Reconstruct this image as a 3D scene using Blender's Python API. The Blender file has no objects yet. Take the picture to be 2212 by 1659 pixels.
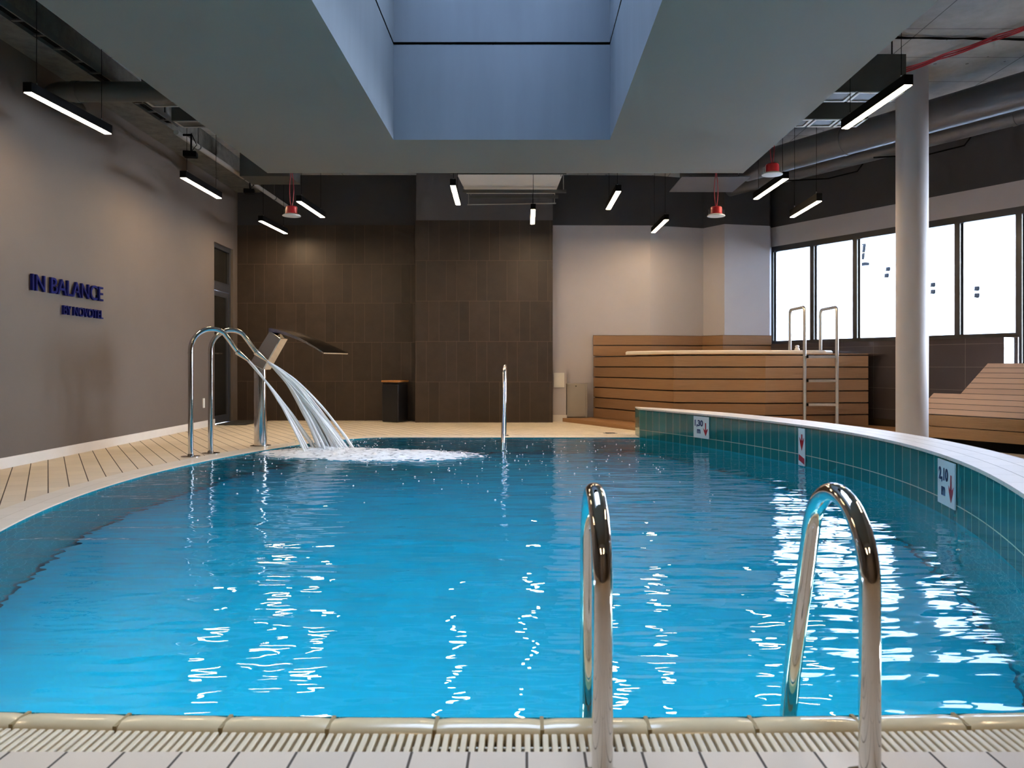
import bpy, math, random
import numpy as np
from mathutils import Vector, noise
from mathutils.geometry import tessellate_polygon
random.seed(7)
SC = bpy.context.scene
COL = SC.collection
PI = math.pi
F, VX, VY, H = 1660.0, 1135.0, 790.0, 0.843      # focal length (px), principal vanishing point, eye height

def G(px, py, z=0.0):
    """the point at height z that the photograph shows at (px, py)"""
    Y = (H - z) * F / (py - VY)
    return ((px - VX) * Y / F, Y)

# ------------------------------------------------------------------ mesh builder
class MB:
    def __init__(s):
        s.v, s.f, s.uv, s.mi = [], [], [], []
    def face(s, pts, uv=None, mi=0):
        b = len(s.v)
        s.v += [tuple(p) for p in pts]
        s.f.append(tuple(range(b, b + len(pts)))); s.uv.append(uv); s.mi.append(mi)
    def raw(s, vs, fs, mi=0, uvs=None):
        b = len(s.v)
        s.v += [tuple(p) for p in vs]
        for k, f in enumerate(fs):
            s.f.append(tuple(b + i for i in f)); s.uv.append(uvs[k] if uvs else None); s.mi.append(mi)
    def box(s, lo, hi, mi=0):
        (a, b, c), (d, e, f) = lo, hi
        s.raw([(a,b,c),(d,b,c),(d,e,c),(a,e,c),(a,b,f),(d,b,f),(d,e,f),(a,e,f)],
              [(3,2,1,0),(4,5,6,7),(0,1,5,4),(1,2,6,5),(2,3,7,6),(3,0,4,7)], mi)
    def obox(s, o, ax, ay, az, mi=0):
        """box with corner o and edge vectors"""
        o, ax, ay, az = map(Vector, (o, ax, ay, az))
        vs = [o, o+ax, o+ax+ay, o+ay, o+az, o+ax+az, o+ax+ay+az, o+ay+az]
        fl = ax.cross(ay).dot(az) < 0
        fs = [(3,2,1,0),(4,5,6,7),(0,1,5,4),(1,2,6,5),(2,3,7,6),(3,0,4,7)]
        if fl: fs = [f[::-1] for f in fs]
        s.raw(vs, fs, mi)
    def tube(s, path, r, seg=14, caps=True, mi=0, flat=None):
        P = [Vector(p) for p in path]; n = len(P)
        R = r if isinstance(r, (list, tuple)) else [r] * n
        T = [(P[min(i+1, n-1)] - P[max(i-1, 0)]).normalized() for i in range(n)]
        a = Vector((0, 0, 1)) if abs(T[0].z) < .9 else Vector((1, 0, 0))
        U = (a - T[0] * a.dot(T[0])).normalized()
        vs, fs = [], []
        for i in range(n):
            U = (U - T[i] * U.dot(T[i])).normalized(); W = T[i].cross(U)
            for k in range(seg):
                t = 2 * PI * k / seg
                vs.append(P[i] + (U * math.cos(t) + W * math.sin(t)) * R[i])
        for i in range(n - 1):
            for k in range(seg):
                k2 = (k + 1) % seg
                fs.append((i*seg+k, i*seg+k2, (i+1)*seg+k2, (i+1)*seg+k))
        if caps:
            fs.append(tuple(range(seg))[::-1]); fs.append(tuple((n-1)*seg + k for k in range(seg)))
        s.raw(vs, fs, mi)
    def lathe(s, prof, c=(0, 0, 0), seg=32, mi=0):
        vs, fs = [], []; n = len(prof)
        for r, z in prof:
            for k in range(seg):
                t = 2 * PI * k / seg
                vs.append((c[0] + r * math.cos(t), c[1] + r * math.sin(t), c[2] + z))
        for i in range(n - 1):
            for k in range(seg):
                k2 = (k + 1) % seg
                fs.append((i*seg+k, i*seg+k2, (i+1)*seg+k2, (i+1)*seg+k))
        fs.append(tuple(range(seg))[::-1]); fs.append(tuple((n-1)*seg + k for k in range(seg)))
        s.raw(vs, fs, mi)
    def prism(s, poly, z0, z1, mi=0, bottom=True):
        n = len(poly)
        area = sum(poly[i][0]*poly[(i+1) % n][1] - poly[(i+1) % n][0]*poly[i][1] for i in range(n))
        if area < 0: poly = poly[::-1]
        vs = [(x, y, z0) for x, y in poly] + [(x, y, z1) for x, y in poly]
        fs = [tuple(range(n, 2*n))] + ([tuple(range(n))[::-1]] if bottom else [])
        fs += [(i, (i+1) % n, n+(i+1) % n, n+i) for i in range(n)]
        s.raw(vs, fs, mi)
    def build(s, name, mats, parent=None, smooth=None, bevel=0):
        o0 = Vector((0, 0, 0)); q = parent
        while q is not None:
            o0 += q.location; q = q.parent
        me = bpy.data.meshes.new(name)
        me.from_pydata([(x-o0.x, y-o0.y, z-o0.z) for x, y, z in s.v], [], s.f)
        for m in (mats if isinstance(mats, (list, tuple)) else [mats]): me.materials.append(m)
        if any(u for u in s.uv):
            lay = me.uv_layers.new(name='UVMap')
            for p, u in zip(me.polygons, s.uv):
                if u:
                    for li, c in zip(p.loop_indices, u): lay.data[li].uv = c
        me.polygons.foreach_set('material_index', s.mi)
        me.update()
        if smooth is not None:
            me.polygons.foreach_set('use_smooth', [True] * len(me.polygons))
            me.set_sharp_from_angle(angle=math.radians(smooth))
        o = bpy.data.objects.new(name, me); COL.objects.link(o)
        if parent is not None: o.parent = parent
        if bevel:
            md = o.modifiers.new('bevel', 'BEVEL'); md.width = bevel; md.segments = 2; md.limit_method = 'ANGLE'
        return o

def tag(o, label=None, cat=None, group=None, kind=None):
    if label: o['label'] = label
    if cat: o['category'] = cat
    if group: o['group'] = group
    if kind: o['kind'] = kind
    return o
def thing(name, loc, label, cat, group=None, kind=None):
    o = bpy.data.objects.new(name, None); COL.objects.link(o); o.location = loc
    o.empty_display_size = .05
    return tag(o, label, cat, group, kind)
def copy_tree(o, parent=None):
    c = o.copy(); COL.objects.link(c)
    if parent is not None: c.parent = parent
    for ch in list(o.children): copy_tree(ch, c)
    return c
def S(name, mb, mats, label, cat, **k):
    return tag(mb.build(name, mats, **k), label, cat, kind='structure')

# ------------------------------------------------------------------ materials
class NT:
    def __init__(s, name):
        s.m = bpy.data.materials.new(name); s.m.use_nodes = True
        s.t = s.m.node_tree; s.b = s.t.nodes['Principled BSDF']; s.out = s.t.nodes['Material Output']
    def n(s, typ, **k):
        x = s.t.nodes.new(typ)
        for a, v in k.items(): setattr(x, a, v)
        return x
    def put(s, sock, v):
        if isinstance(v, bpy.types.NodeSocket): s.t.links.new(v, sock)
        elif v is not None: sock.default_value = v
    def math(s, op, a, b=None, c=None):
        x = s.n('ShaderNodeMath', operation=op)
        for i, v in enumerate((a, b, c)):
            if v is not None: s.put(x.inputs[i], v)
        return x.outputs[0]
    def mix(s, fac, a, b, blend='MIX'):
        x = s.n('ShaderNodeMix', data_type='RGBA', blend_type=blend)
        s.put(x.inputs[0], fac); s.put(x.inputs[6], a); s.put(x.inputs[7], b)
        return x.outputs[2]
    def coord(s, which='Object'):
        return s.n('ShaderNodeTexCoord').outputs[which]
    def noise(s, vec, scale, detail=3, rough=.5, stretch=None):
        if stretch:
            mp = s.n('ShaderNodeMapping'); s.put(mp.inputs[0], vec); mp.inputs['Scale'].default_value = stretch; vec = mp.outputs[0]
        x = s.n('ShaderNodeTexNoise'); s.put(x.inputs['Vector'], vec)
        x.inputs['Scale'].default_value = scale; x.inputs['Detail'].default_value = detail; x.inputs['Roughness'].default_value = rough
        return x.outputs['Fac']
    def ramp(s, v, a, b, lo=0., hi=1.):
        x = s.n('ShaderNodeMapRange'); s.put(x.inputs[0], v)
        for i, q in enumerate((a, b, lo, hi)): x.inputs[i+1].default_value = q
        return x.outputs[0]
    def bump(s, h, strength=.3, dist=.01, normal=None):
        x = s.n('ShaderNodeBump'); x.inputs['Strength'].default_value = strength; x.inputs['Distance'].default_value = dist
        s.put(x.inputs['Height'], h)
        if normal is not None: s.put(x.inputs['Normal'], normal)
        s.put(s.b.inputs['Normal'], x.outputs[0]); return x.outputs[0]
    def set(s, **k):
        for a, v in k.items(): s.put(s.b.inputs[a.replace('_', ' ')], v)

def rgb(c): return (c[0], c[1], c[2], 1.0)
def simple(name, col, rough=.5, metal=0., var=.08, vscale=6., bump=0., bscale=60., spec=.5, stretch=None):
    t = NT(name); v = t.coord()
    nz = t.noise(v, vscale, 4, .6, stretch)
    lo = [c * (1 - var) for c in col]; hi = [min(1, c * (1 + var)) for c in col]
    t.set(Base_Color=t.mix(t.ramp(nz, .3, .7), rgb(lo), rgb(hi)), Roughness=rough, Metallic=metal)
    t.b.inputs['Specular IOR Level'].default_value = spec
    if bump: t.bump(t.noise(v, bscale, 3), bump, .004)
    return t.m
def emit(name, col, st):
    t = NT(name); e = t.n('ShaderNodeEmission'); e.inputs[0].default_value = rgb(col); e.inputs[1].default_value = st
    t.t.links.new(e.outputs[0], t.out.inputs[0]); return t.m
def cells(t, u, v, w, h, jx, jy, offs=.5, breaks=None):
    """joint mask, random value per cell, from two length coordinates"""
    row = t.math('FLOOR', t.math('DIVIDE', v, h))
    if offs == 'rand':
        wn = t.n('ShaderNodeTexWhiteNoise', noise_dimensions='1D'); t.put(wn.inputs['W'], row); sh = t.math('MULTIPLY', wn.outputs['Value'], w)
    else: sh = t.math('MULTIPLY', t.math('FLOORED_MODULO', row, 2.0), offs * w)
    uu = t.math('DIVIDE', t.math('ADD', u, sh), w)
    cu = t.math('FLOOR', uu); fu = t.math('MULTIPLY', t.math('FRACT', uu), w)
    fv = t.math('MULTIPLY', t.math('FRACT', t.math('DIVIDE', v, h)), h)
    m = t.math('LESS_THAN', fu, jx)
    if breaks:
        for b in breaks:
            m = t.math('MAXIMUM', m, t.math('LESS_THAN', t.math('ABSOLUTE', t.math('SUBTRACT', fu, b)), jx * .5))
            cu = t.math('ADD', cu, t.math('MULTIPLY', t.math('GREATER_THAN', fu, b), .37))
    m = t.math('MAXIMUM', m, t.math('LESS_THAN', fv, jy))
    cb = t.n('ShaderNodeCombineXYZ'); t.put(cb.inputs[0], cu); t.put(cb.inputs[1], row)
    wn = t.n('ShaderNodeTexWhiteNoise', noise_dimensions='2D'); t.put(wn.inputs['Vector'], cb.outputs[0])
    return m, wn.outputs['Value']
def tiles(name, w, h, jx, jy, ctile, cjoint, rough=.3, var=.1, offs=.5, breaks=None, src='uv', ang=0., nvar=.0, nscale=8, bumpj=.4, nb=0., spec=.5, cjoint_x=None):
    t = NT(name)
    if src == 'uv':
        sp = t.n('ShaderNodeSeparateXYZ'); t.put(sp.inputs[0], t.coord('UV')); u, v = sp.outputs[0], sp.outputs[1]
    else:
        sp = t.n('ShaderNodeSeparateXYZ'); t.put(sp.inputs[0], t.coord('Object')); c, s_ = math.cos(ang), math.sin(ang)
        u = t.math('ADD', t.math('MULTIPLY', sp.outputs[0], c), t.math('MULTIPLY', sp.outputs[1], s_))
        v = t.math('ADD', t.math('MULTIPLY', sp.outputs[0], -s_), t.math('MULTIPLY', sp.outputs[1], c))
    m, rnd = cells(t, u, v, w, h, jx, jy, offs, breaks)
    k = t.ramp(rnd, 0, 1, 1 - var, 1 + var)
    if nvar:
        k = t.math('MULTIPLY', k, t.ramp(t.noise(t.coord(), nscale, 6, .62), .25, .75, 1 - nvar, 1 + nvar))
    cc = t.n('ShaderNodeVectorMath', operation='SCALE'); cc.inputs[0].default_value = ctile; t.put(cc.inputs['Scale'], k)
    t.set(Base_Color=t.mix(m, cc.outputs[0], rgb(cjoint)), Roughness=t.ramp(m, 0, 1, rough, .8))
    t.b.inputs['Specular IOR Level'].default_value = spec
    hgt = t.math('SUBTRACT', 1.0, m)
    if nb: hgt = t.math('ADD', hgt, t.math('MULTIPLY', t.noise(t.coord(), nscale * 1.5, 6, .6), nb))
    t.bump(hgt, bumpj, .004)
    return t.m

UANG = math.atan2(-.849, .528)                    # the building's oblique axis
M = {}
M['left'] = simple('paint_taupe', (.130, .104, .088), .75, var=.05, vscale=1.2, bump=.08, bscale=180)
M['pale'] = simple('paint_pale_grey', (.475, .44, .465), .7, var=.03, vscale=1.5, bump=.06, bscale=200)
M['dark'] = simple('paint_charcoal', (.050, .049, .058), .7, var=.05, vscale=2)
M['mid'] = simple('paint_grey', (.115, .108, .118), .7, var=.05, vscale=2)
M['soffit'] = simple('paint_soffit', (.17, .166, .148), .7, var=.03, vscale=.8)
M['shaft'] = simple('paint_shaft', (.125, .140, .160), .65, var=.07, vscale=3.5, stretch=(1.2, 1.2, .18))
M['white'] = simple('white_paint', (.78, .76, .73), .45, var=.02)
M['skirt'] = simple('white_tile_skirting', (.74, .70, .66), .3, var=.03)
M['slate'] = tiles('slate_tile', .45, .60, .004, .005, (.042, .0285, .0225), (.14, .10, .08), rough=.5, var=.2, offs=.42, breaks=[.30], nvar=.22, nscale=5, nb=.5, bumpj=.25)
M['deck'] = tiles('deck_tile', .25, .125, .0015, .007, (.82, .73, .60), (.07, .05, .035), rough=.42, var=.05, src='obj', ang=UANG, bumpj=.4, nvar=.05, nscale=3)
M['deck_near'] = tiles('deck_tile_near', .125, .25, .006, .002, (.74, .63, .51), (.08, .06, .045), rough=.4, var=.04, src='obj', offs=0., bumpj=.5)
M['coping'] = tiles('coping_tile', .25, .125, .002, .002, (.86, .81, .73), (.50, .44, .36), rough=.3, var=.04, offs=.5, bumpj=.3)
M['cap'] = tiles('cap_tile', .25, .118, .002, .0035, (.68, .62, .56), (.16, .12, .09), rough=.4, var=.04, offs=.5, bumpj=.4)
M['teal'] = tiles('teal_pool_tile', .125, .2325, .004, .006, (.010, .150, .155), (.40, .44, .36), rough=.10, var=.10, offs=0., bumpj=.4, nvar=.06, nscale=3)
M['basin'] = tiles('basin_wall_tile', .125, .25, .004, .005, (.012, .24, .30), (.08, .34, .38), rough=.25, var=.08, offs=0., bumpj=.2)
M['bfloor'] = tiles('basin_floor_tile', .25, .25, .005, .005, (.005, .43, .66), (.04, .45, .64), rough=.35, var=.05, src='obj', offs=0., bumpj=.2)
M['navy'] = simple('navy_tile', (.005, .02, .05), .3)
M['gtile'] = tiles('glossy_brown_tile', .60, .275, .003, .003, (.060, .050, .055), (.16, .13, .13), rough=.12, var=.06, offs=0., nvar=.05, nscale=2, bumpj=.2)
M['glaze'] = simple('glazed_cream', (.78, .64, .40), .14, var=.05, vscale=9)
M['tan'] = simple('tan_grout', (.33, .24, .11), .7)
M['cream'] = simple('cream_plastic', (.76, .66, .48), .35, var=.04)
M['gutter'] = simple('gutter', (.16, .12, .08), .6)
M['steel'] = simple('polished_steel', (.66, .65, .64), .10, 1., var=.03, vscale=20)
M['chrome'] = simple('chrome_steel', (.70, .66, .61), .055, 1., var=.02, vscale=20)
M['brushed'] = simple('brushed_steel', (.74, .71, .68), .36, 1., var=.05, vscale=30)
M['black'] = simple('black_plastic', (.006, .006, .0065), .8, spec=.06)
M['bin'] = simple('bin_black', (.012, .013, .018), .28)
M['frame'] = simple('frame_anthracite', (.035, .037, .045), .35, var=.05)
M['red'] = simple('red_enamel', (.48, .012, .018), .3)
M['redcord'] = simple('red_cord', (.42, .02, .03), .5)
M['duct'] = simple('duct_grey', (.13, .13, .145), .34, .35, var=.06, vscale=3)
M['duct2'] = simple('galvanised_dark', (.085, .085, .08), .5, .2, var=.1, vscale=4)
M['grey'] = simple('cabinet_grey', (.33, .30, .27), .5, var=.02)
M['rim'] = simple('acrylic_white', (.80, .76, .70), .2, var=.02)
M['blue'] = simple('blue_letter', (.006, .009, .090), .6, var=.03, spec=.08)
M['sign'] = simple('sign_white', (.66, .74, .76), .25, var=.02)
M['signred'] = simple('sign_red', (.36, .015, .03), .3)
M['signblue'] = simple('sign_navy', (.01, .03, .12), .3)
M['lidwood'] = simple('lid_wood', (.42, .19, .06), .45, var=.2, vscale=12)
M['mat'] = simple('mat_fibre', (.03, .028, .024), .9, bump=.3, bscale=200)
M['lamp'] = emit('lamp_diffuser', (1., .72, .42), 62.)
M['extwhite'] = simple('render_white', (.88, .89, .90), .8, var=.01)
M['extgrey'] = simple('render_grey', (.42, .46, .52), .8, var=.04)

# concrete with formwork joints and blow holes
t = NT('concrete_slab'); oc = t.coord()
sp = t.n('ShaderNodeSeparateXYZ'); t.put(sp.inputs[0], oc)
m1, rv = cells(t, t.math('ADD', sp.outputs[0], .3), t.math('ADD', sp.outputs[1], .15), 1.25, .62, .010, .010, 0.)
holes = t.n('ShaderNodeTexVoronoi'); t.put(holes.inputs['Vector'], oc); holes.inputs['Scale'].default_value = 5.
hm = t.math('LESS_THAN', holes.outputs['Distance'], .09)
base = t.mix(t.ramp(t.noise(oc, 2.2, 6, .65), .3, .7), rgb((.30, .31, .33)), rgb((.52, .54, .57)))
base = t.mix(t.math('MAXIMUM', t.math('MULTIPLY', m1, .75), t.math('MULTIPLY', hm, .7)), base, rgb((.04, .04, .04)))
t.set(Base_Color=base, Roughness=.75); t.bump(t.noise(oc, 30, 4), .2, .004)
M['slab'] = t.m
M['beam'] = simple('concrete_beam', (.135, .13, .115), .85, var=.3, vscale=9, bump=.4, bscale=40)

# composite wood boards: UV = (along board, across in metres)
def boards(name, col, pitch, gap, ribs=0):
    t = NT(name)
    sp = t.n('ShaderNodeSeparateXYZ'); t.put(sp.inputs[0], t.coord('UV')); u, v = sp.outputs[0], sp.outputs[1]
    f = t.math('MULTIPLY', t.math('FRACT', t.math('DIVIDE', v, pitch)), pitch)
    m = t.math('LESS_THAN', f, gap)
    row = t.math('FLOOR', t.math('DIVIDE', v, pitch))
    wn = t.n('ShaderNodeTexWhiteNoise', noise_dimensions='1D'); t.put(wn.inputs['W'], row)
    k = t.math('MULTIPLY', t.ramp(wn.outputs['Value'], 0, 1, .93, 1.07), t.ramp(t.noise(t.coord('UV'), 4, 5, .6, (1, 30, 1)), .3, .7, .88, 1.1))
    rb = t.math('SINE', t.math('MULTIPLY', v, 2 * PI / .012))
    k = t.math('MULTIPLY', k, t.ramp(rb, -1, 1, 1 - .02 * (1 + 5 * ribs), 1.02))
    cc = t.n('ShaderNodeVectorMath', operation='SCALE'); cc.inputs[0].default_value = col; t.put(cc.inputs['Scale'], k)
    t.set(Base_Color=t.mix(m, cc.outputs[0], rgb((.03, .018, .01))), Roughness=.55)
    hgt = t.math('ADD', t.math('SUBTRACT', 1., m), t.math('MULTIPLY', rb, .08 + .2 * ribs))
    t.bump(hgt, .4, .004)
    return t.m
M['wood'] = boards('composite_board', (.31, .172, .086), .155, .004)
M['wood2'] = boards('composite_board_lounge', (.50, .33, .23), .105, .010)
M['woodrib'] = boards('composite_board_ribbed', (.34, .19, .085), .117, .006, 1)
M['wooddeck'] = boards('composite_deck', (.34, .18, .08), .14, .005)

# window glass: thin pane
t = NT('pane_glass'); tr = t.n('ShaderNodeBsdfTransparent'); gl = t.n('ShaderNodeBsdfGlossy'); gl.inputs['Roughness'].default_value = .02
fr = t.n('ShaderNodeFresnel'); fr.inputs[0].default_value = 1.45; ms = t.n('ShaderNodeMixShader')
tr.inputs[0].default_value = (.94, .97, .98, 1)
for a, b in ((fr.outputs[0], ms.inputs[0]), (tr.outputs[0], ms.inputs[1]), (gl.outputs[0], ms.inputs[2]), (ms.outputs[0], t.out.inputs[0])): t.t.links.new(a, b)
M['glass'] = t.m
t = NT('rooflight_glass'); tr = t.n('ShaderNodeBsdfTransparent'); gl = t.n('ShaderNodeBsdfGlossy'); gl.inputs['Roughness'].default_value = .02
fr = t.n('ShaderNodeFresnel'); fr.inputs[0].default_value = 1.45; ms = t.n('ShaderNodeMixShader')
tr.inputs[0].default_value = (.50, .53, .56, 1)
for a, b in ((fr.outputs[0], ms.inputs[0]), (tr.outputs[0], ms.inputs[1]), (gl.outputs[0], ms.inputs[2]), (ms.outputs[0], t.out.inputs[0])): t.t.links.new(a, b)
M['roofglass'] = t.m
M['doorglass'] = simple('dark_glass', (.012, .012, .011), .06)
# pool water
t = NT('pool_water'); oc = t.coord()
t.set(Base_Color=rgb((.38, .94, .97)), Roughness=0.0, IOR=1.333)
t.b.inputs['Transmission Weight'].default_value = 1.
t.bump(t.noise(oc, 5.5, 1, .5, (1., 2.6, 1.)), .30, .02)
M['water'] = t.m
# falling water and foam: white water broken by clear gaps
def whitewater(name, stretch, scale, lo, hi, amax):
    t = NT(name); tr = t.n('ShaderNodeBsdfTransparent'); ms = t.n('ShaderNodeMixShader')
    a = t.ramp(t.noise(t.coord('UV' if stretch else 'Object'), scale, 4, .6, stretch), lo, hi, 0., amax)
    t.set(Base_Color=rgb((.97, .98, .98)), Roughness=.25)
    tl = t.n('ShaderNodeBsdfTranslucent'); tl.inputs[0].default_value = (.94, .96, .97, 1); m2 = t.n('ShaderNodeMixShader'); m2.inputs[0].default_value = .12
    t.t.links.new(t.b.outputs[0], m2.inputs[1]); t.t.links.new(tl.outputs[0], m2.inputs[2])
    for p, q in ((a, ms.inputs[0]), (tr.outputs[0], ms.inputs[1]), (m2.outputs[0], ms.inputs[2]), (ms.outputs[0], t.out.inputs[0])): t.t.links.new(p, q)
    return t.m
M['jet'] = whitewater('jet_water', (14., 1.2, 1), 3., .22, .55, .85)
M['spray'] = whitewater('spray_water', (9., 1.4, 1), 5., .12, .40, .98)
M['foam'] = whitewater('foam_water', None, 14., .24, .44, .97)

# ------------------------------------------------------------------ pool outline
WZ = -.012
def fit(pts, deg):
    q = np.array([G(x, y, WZ) for x, y in pts]); return q
R_px = [(2212,1248),(2170,1210),(2121,1170),(2056,1127),(1995,1096),(1953,1075),(1900,1055),(1799,1021),(1726,1005),(1625,987),(1561,975),(1466,958),(1397,947)]
Rq = np.vstack([[(1.52, 2.0)], fit(R_px, 4), [(1.245, 9.10)]])
rp = np.polyfit(Rq[:, 1], Rq[:, 0], 5)
L_px = [(0,1151),(81,1110),(171,1078),(299,1033),(410,1005),(543,980),(641,963)]
Lq = np.vstack([[(-1.95, 2.2), (-2.32, 2.95)], fit(L_px, 4)])
lp = np.polyfit(Lq[:, 1], Lq[:, 0], 4)
right = [(float(np.polyval(rp, y)), float(y)) for y in np.linspace(1.93, 9.06, 130)]
left_top = 8.05
xl = float(np.polyval(lp, left_top)); sl = float(np.polyval(np.polyder(lp), left_top))
left = [(float(np.polyval(lp, y)), float(y)) for y in np.linspace(left_top, 2.0, 110)]
YB = 9.06
# rounded back left corner (bezier)
p0 = Vector((-1.62, YB)); p3 = Vector((xl, left_top)); tdir = Vector((sl, 1)).normalized()
p1 = p0 + Vector((-.42, 0)); p2 = p3 + tdir * .42
corner = []
for i in range(1, 24):
    a = i / 24
    q = p0*(1-a)**3 + p1*3*a*(1-a)**2 + p2*3*a*a*(1-a) + p3*a**3
    corner.append((q.x, q.y))
back = [(float(x), YB) for x in np.linspace(right[-1][0] - .05, -1.62, 60)]
def front_y(x): return 1.850 + .030 * (x / 1.25) ** 2
front = [(float(x), front_y(x)) for x in np.linspace(left[-1][0] + .06, right[0][0] - .04, 60)]
OUT = right + back + corner + left + front          # counter-clockwise
NR_, NB_ = len(right), len(right) + len(back) + len(corner) + len(left)
def normals(P, closed=True):
    n = len(P); o = []
    for i in range(n):
        a = P[(i-1) % n] if closed or i else P[i]; b = P[(i+1) % n] if closed or i < n-1 else P[i]
        d = Vector((b[0]-a[0], b[1]-a[1])).normalized(); o.append(Vector((d.y, -d.x)))
    return o
NRM = normals(OUT)
def arclen(P):
    s = [0.]
    for i in range(1, len(P)): s.append(s[-1] + math.dist(P[i], P[i-1]))
    return s
ARC = arclen(OUT + [OUT[0]])
def px_of(x, y): return VX + F * x / y

# ------------------------------------------------------------------ floor, basin, coping
FZ = -1.37
mb = MB(); n = len(OUT)
for i in range(n):
    a, b = OUT[i], OUT[(i+1) % n]
    for z0, z1, mi in ((FZ, FZ + .07, 1), (FZ + .07, -.004, 0)):
        mb.face([(b[0], b[1], z0), (a[0], a[1], z0), (a[0], a[1], z1), (b[0], b[1], z1)],
                [(ARC[i+1], z0), (ARC[i], z0), (ARC[i], z1), (ARC[i+1], z1)], mi)
ci = Vector((-.2, 5.4))
for i in range(n):
    a, b = OUT[i], OUT[(i+1) % n]
    mb.face([(ci.x, ci.y, FZ), (a[0], a[1], FZ), (b[0], b[1], FZ)], [(0, 0)] * 3, 2)
S('pool_basin', mb, [M['basin'], M['navy'], M['bfloor']], 'turquoise tiled pool basin under the water', 'pool basin')

RW = .25
mb = MB()
ring = list(range(NR_ - 1, NB_))                      # far right corner, back, left
def ring_pts(idx, off): return [(OUT[i][0] + NRM[i].x * off, OUT[i][1] + NRM[i].y * off) for i in idx]
prof = [(0., -.004), (.001, -.003), (.004, -.001), (.012, 0.), (RW, 0.)]
rows = [(ring_pts(ring, o), z, o) for o, z in prof]
for (A, za, oa), (B, zb, ob) in zip(rows, rows[1:]):
    for k in range(len(ring) - 1):
        i = ring[k]
        mb.face([(*A[k+1], za), (*A[k], za), (*B[k], zb), (*B[k+1], zb)], [(ARC[i+1], oa), (ARC[i], oa), (ARC[i], ob), (ARC[i+1], ob)])
S('trim_1', mb, M['coping'], 'pale tiled coping along left and back pool edge', 'coping')

outer = ring_pts(ring, RW)
rout = [(OUT[i][0] + NRM[i].x * .05, OUT[i][1] + NRM[i].y * .05) for i in range(0, NR_ - 1)]
hole = rout + outer + [(outer[-1][0], 1.67), (rout[0][0], 1.67)]
W0, U, NIN = Vector((3.82, 12.06)), Vector((.528, -.849)), Vector((-.849, -.528))
def wp(s, off=0.):                                     # a point on the window wall, off metres into the room
    p = W0 + U * s + NIN * off; return (p.x, p.y)
WEND = wp(9.)
def lwx(y): return -4.27 - .0272 * (y - 6.28)          # the left wall
SLAB = 3.77
bound = [(lwx(-3) - .1, -3.1), (WEND[0] + .1, -3.1), (WEND[0] + .1, WEND[1]), (3.85, 12.1), (3.85, 12.3), (-4.75, 12.3)]
tri = tessellate_polygon([[Vector((x, y, 0)) for x, y in bound], [Vector((x, y, 0)) for x, y in hole]])
allp = bound + hole
mb = MB()
for a, b, c in tri:
    p = [allp[i] for i in (a, b, c)]
    if (p[1][0]-p[0][0])*(p[2][1]-p[0][1]) - (p[2][0]-p[0][0])*(p[1][1]-p[0][1]) < 0: p = p[::-1]
    mb.face([(x, y, 0.) for x, y in p])
S('floor', mb, M['deck'], 'cream tiled pool deck with dark diagonal joints', 'floor')
mb = MB(); XL, XR = outer[-1][0], rout[0][0]
mb.box((XL - .6, -3., -.05), (XR + .6, 1.672, .003))
S('floor_front', mb, M['deck_near'], 'cream tiled deck strip in front of the near pool edge', 'floor')

# near overflow edge: glazed coping, gutter, grate
mb = MB(); x = -2.02; step = .25
x0 = (28 - VX) * 1.81 / F - .25 * 4
xs = [x0 + step * k for k in range(0, 17)]
for k, xa in enumerate(xs):
    xb = xa + step - .008
    if xb > XR - .1: break
    if xa < XL + .1: continue
    N = 8; rows_ = []
    for j in range(N + 1):
        xx = xa + (xb - xa) * j / N; y1 = front_y(xx)
        e = min(1., min(j, N - j) * 2.)
        rows_.append([(xx, y1 + .002, -.05), (xx, y1 + .002, -.012), (xx, y1 - .003, -.004*e - .004*(1-e)*2), (xx, y1 - .012, 0. - .003*(1-e)), (xx, y1 - .045, .004 - .003*(1-e)), (xx, y1 - .064, -.002 - .002*(1-e)), (xx, y1 - .073, -.014), (xx, y1 - .073, -.05)])
    nc = len(rows_[0]); vs = [p for r in rows_ for p in r]
    fs = [(j*nc+c, j*nc+c+1, (j+1)*nc+c+1, (j+1)*nc+c) for j in range(N) for c in range(nc-1)]
    fs += [tuple(range(nc))[::-1], tuple(N*nc + c for c in range(nc))]
    mb.raw(vs, fs)
    j0 = (xb - .0005, front_y(xb) - .0715, -.05)
    mb.obox(j0, (.009, 0, 0), (0, .071, 0), (0, 0, .0495), 1)
S('trim_2', mb, [M['glaze'], M['tan']], 'glazed cream edge tiles along the near side of the pool', 'coping', smooth=50)
mb = MB()
mb.box((XL + .05, 1.655, -.16), (XR - .05, 1.86, -.12))
mb.box((XL + .05, 1.655, -.16), (XR - .05, 1.672, -.012))
S('trim_3', mb, M['gutter'], 'overflow gutter beneath the slatted grate', 'gutter')
gr = thing('overflow_grate', (0, 1.72, -.012), 'cream slatted overflow grate along the near pool edge', 'grate')
mb = MB(); x = XL + .07
while x < XR - .08:
    y1 = front_y(x) - .077
    mb.box((x, 1.676, -.034), (x + .0132, y1, -.006)); x += .0206
mb.build('slats', M['cream'], gr, bevel=.0025)
mb = MB()
for yy in (1.705, 1.745): mb.tube([(XL + .06, yy, -.028), (XR - .07, yy, -.028)], .005, 8)
mb.build('cross_rods', M['cream'], gr, smooth=40)

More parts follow.
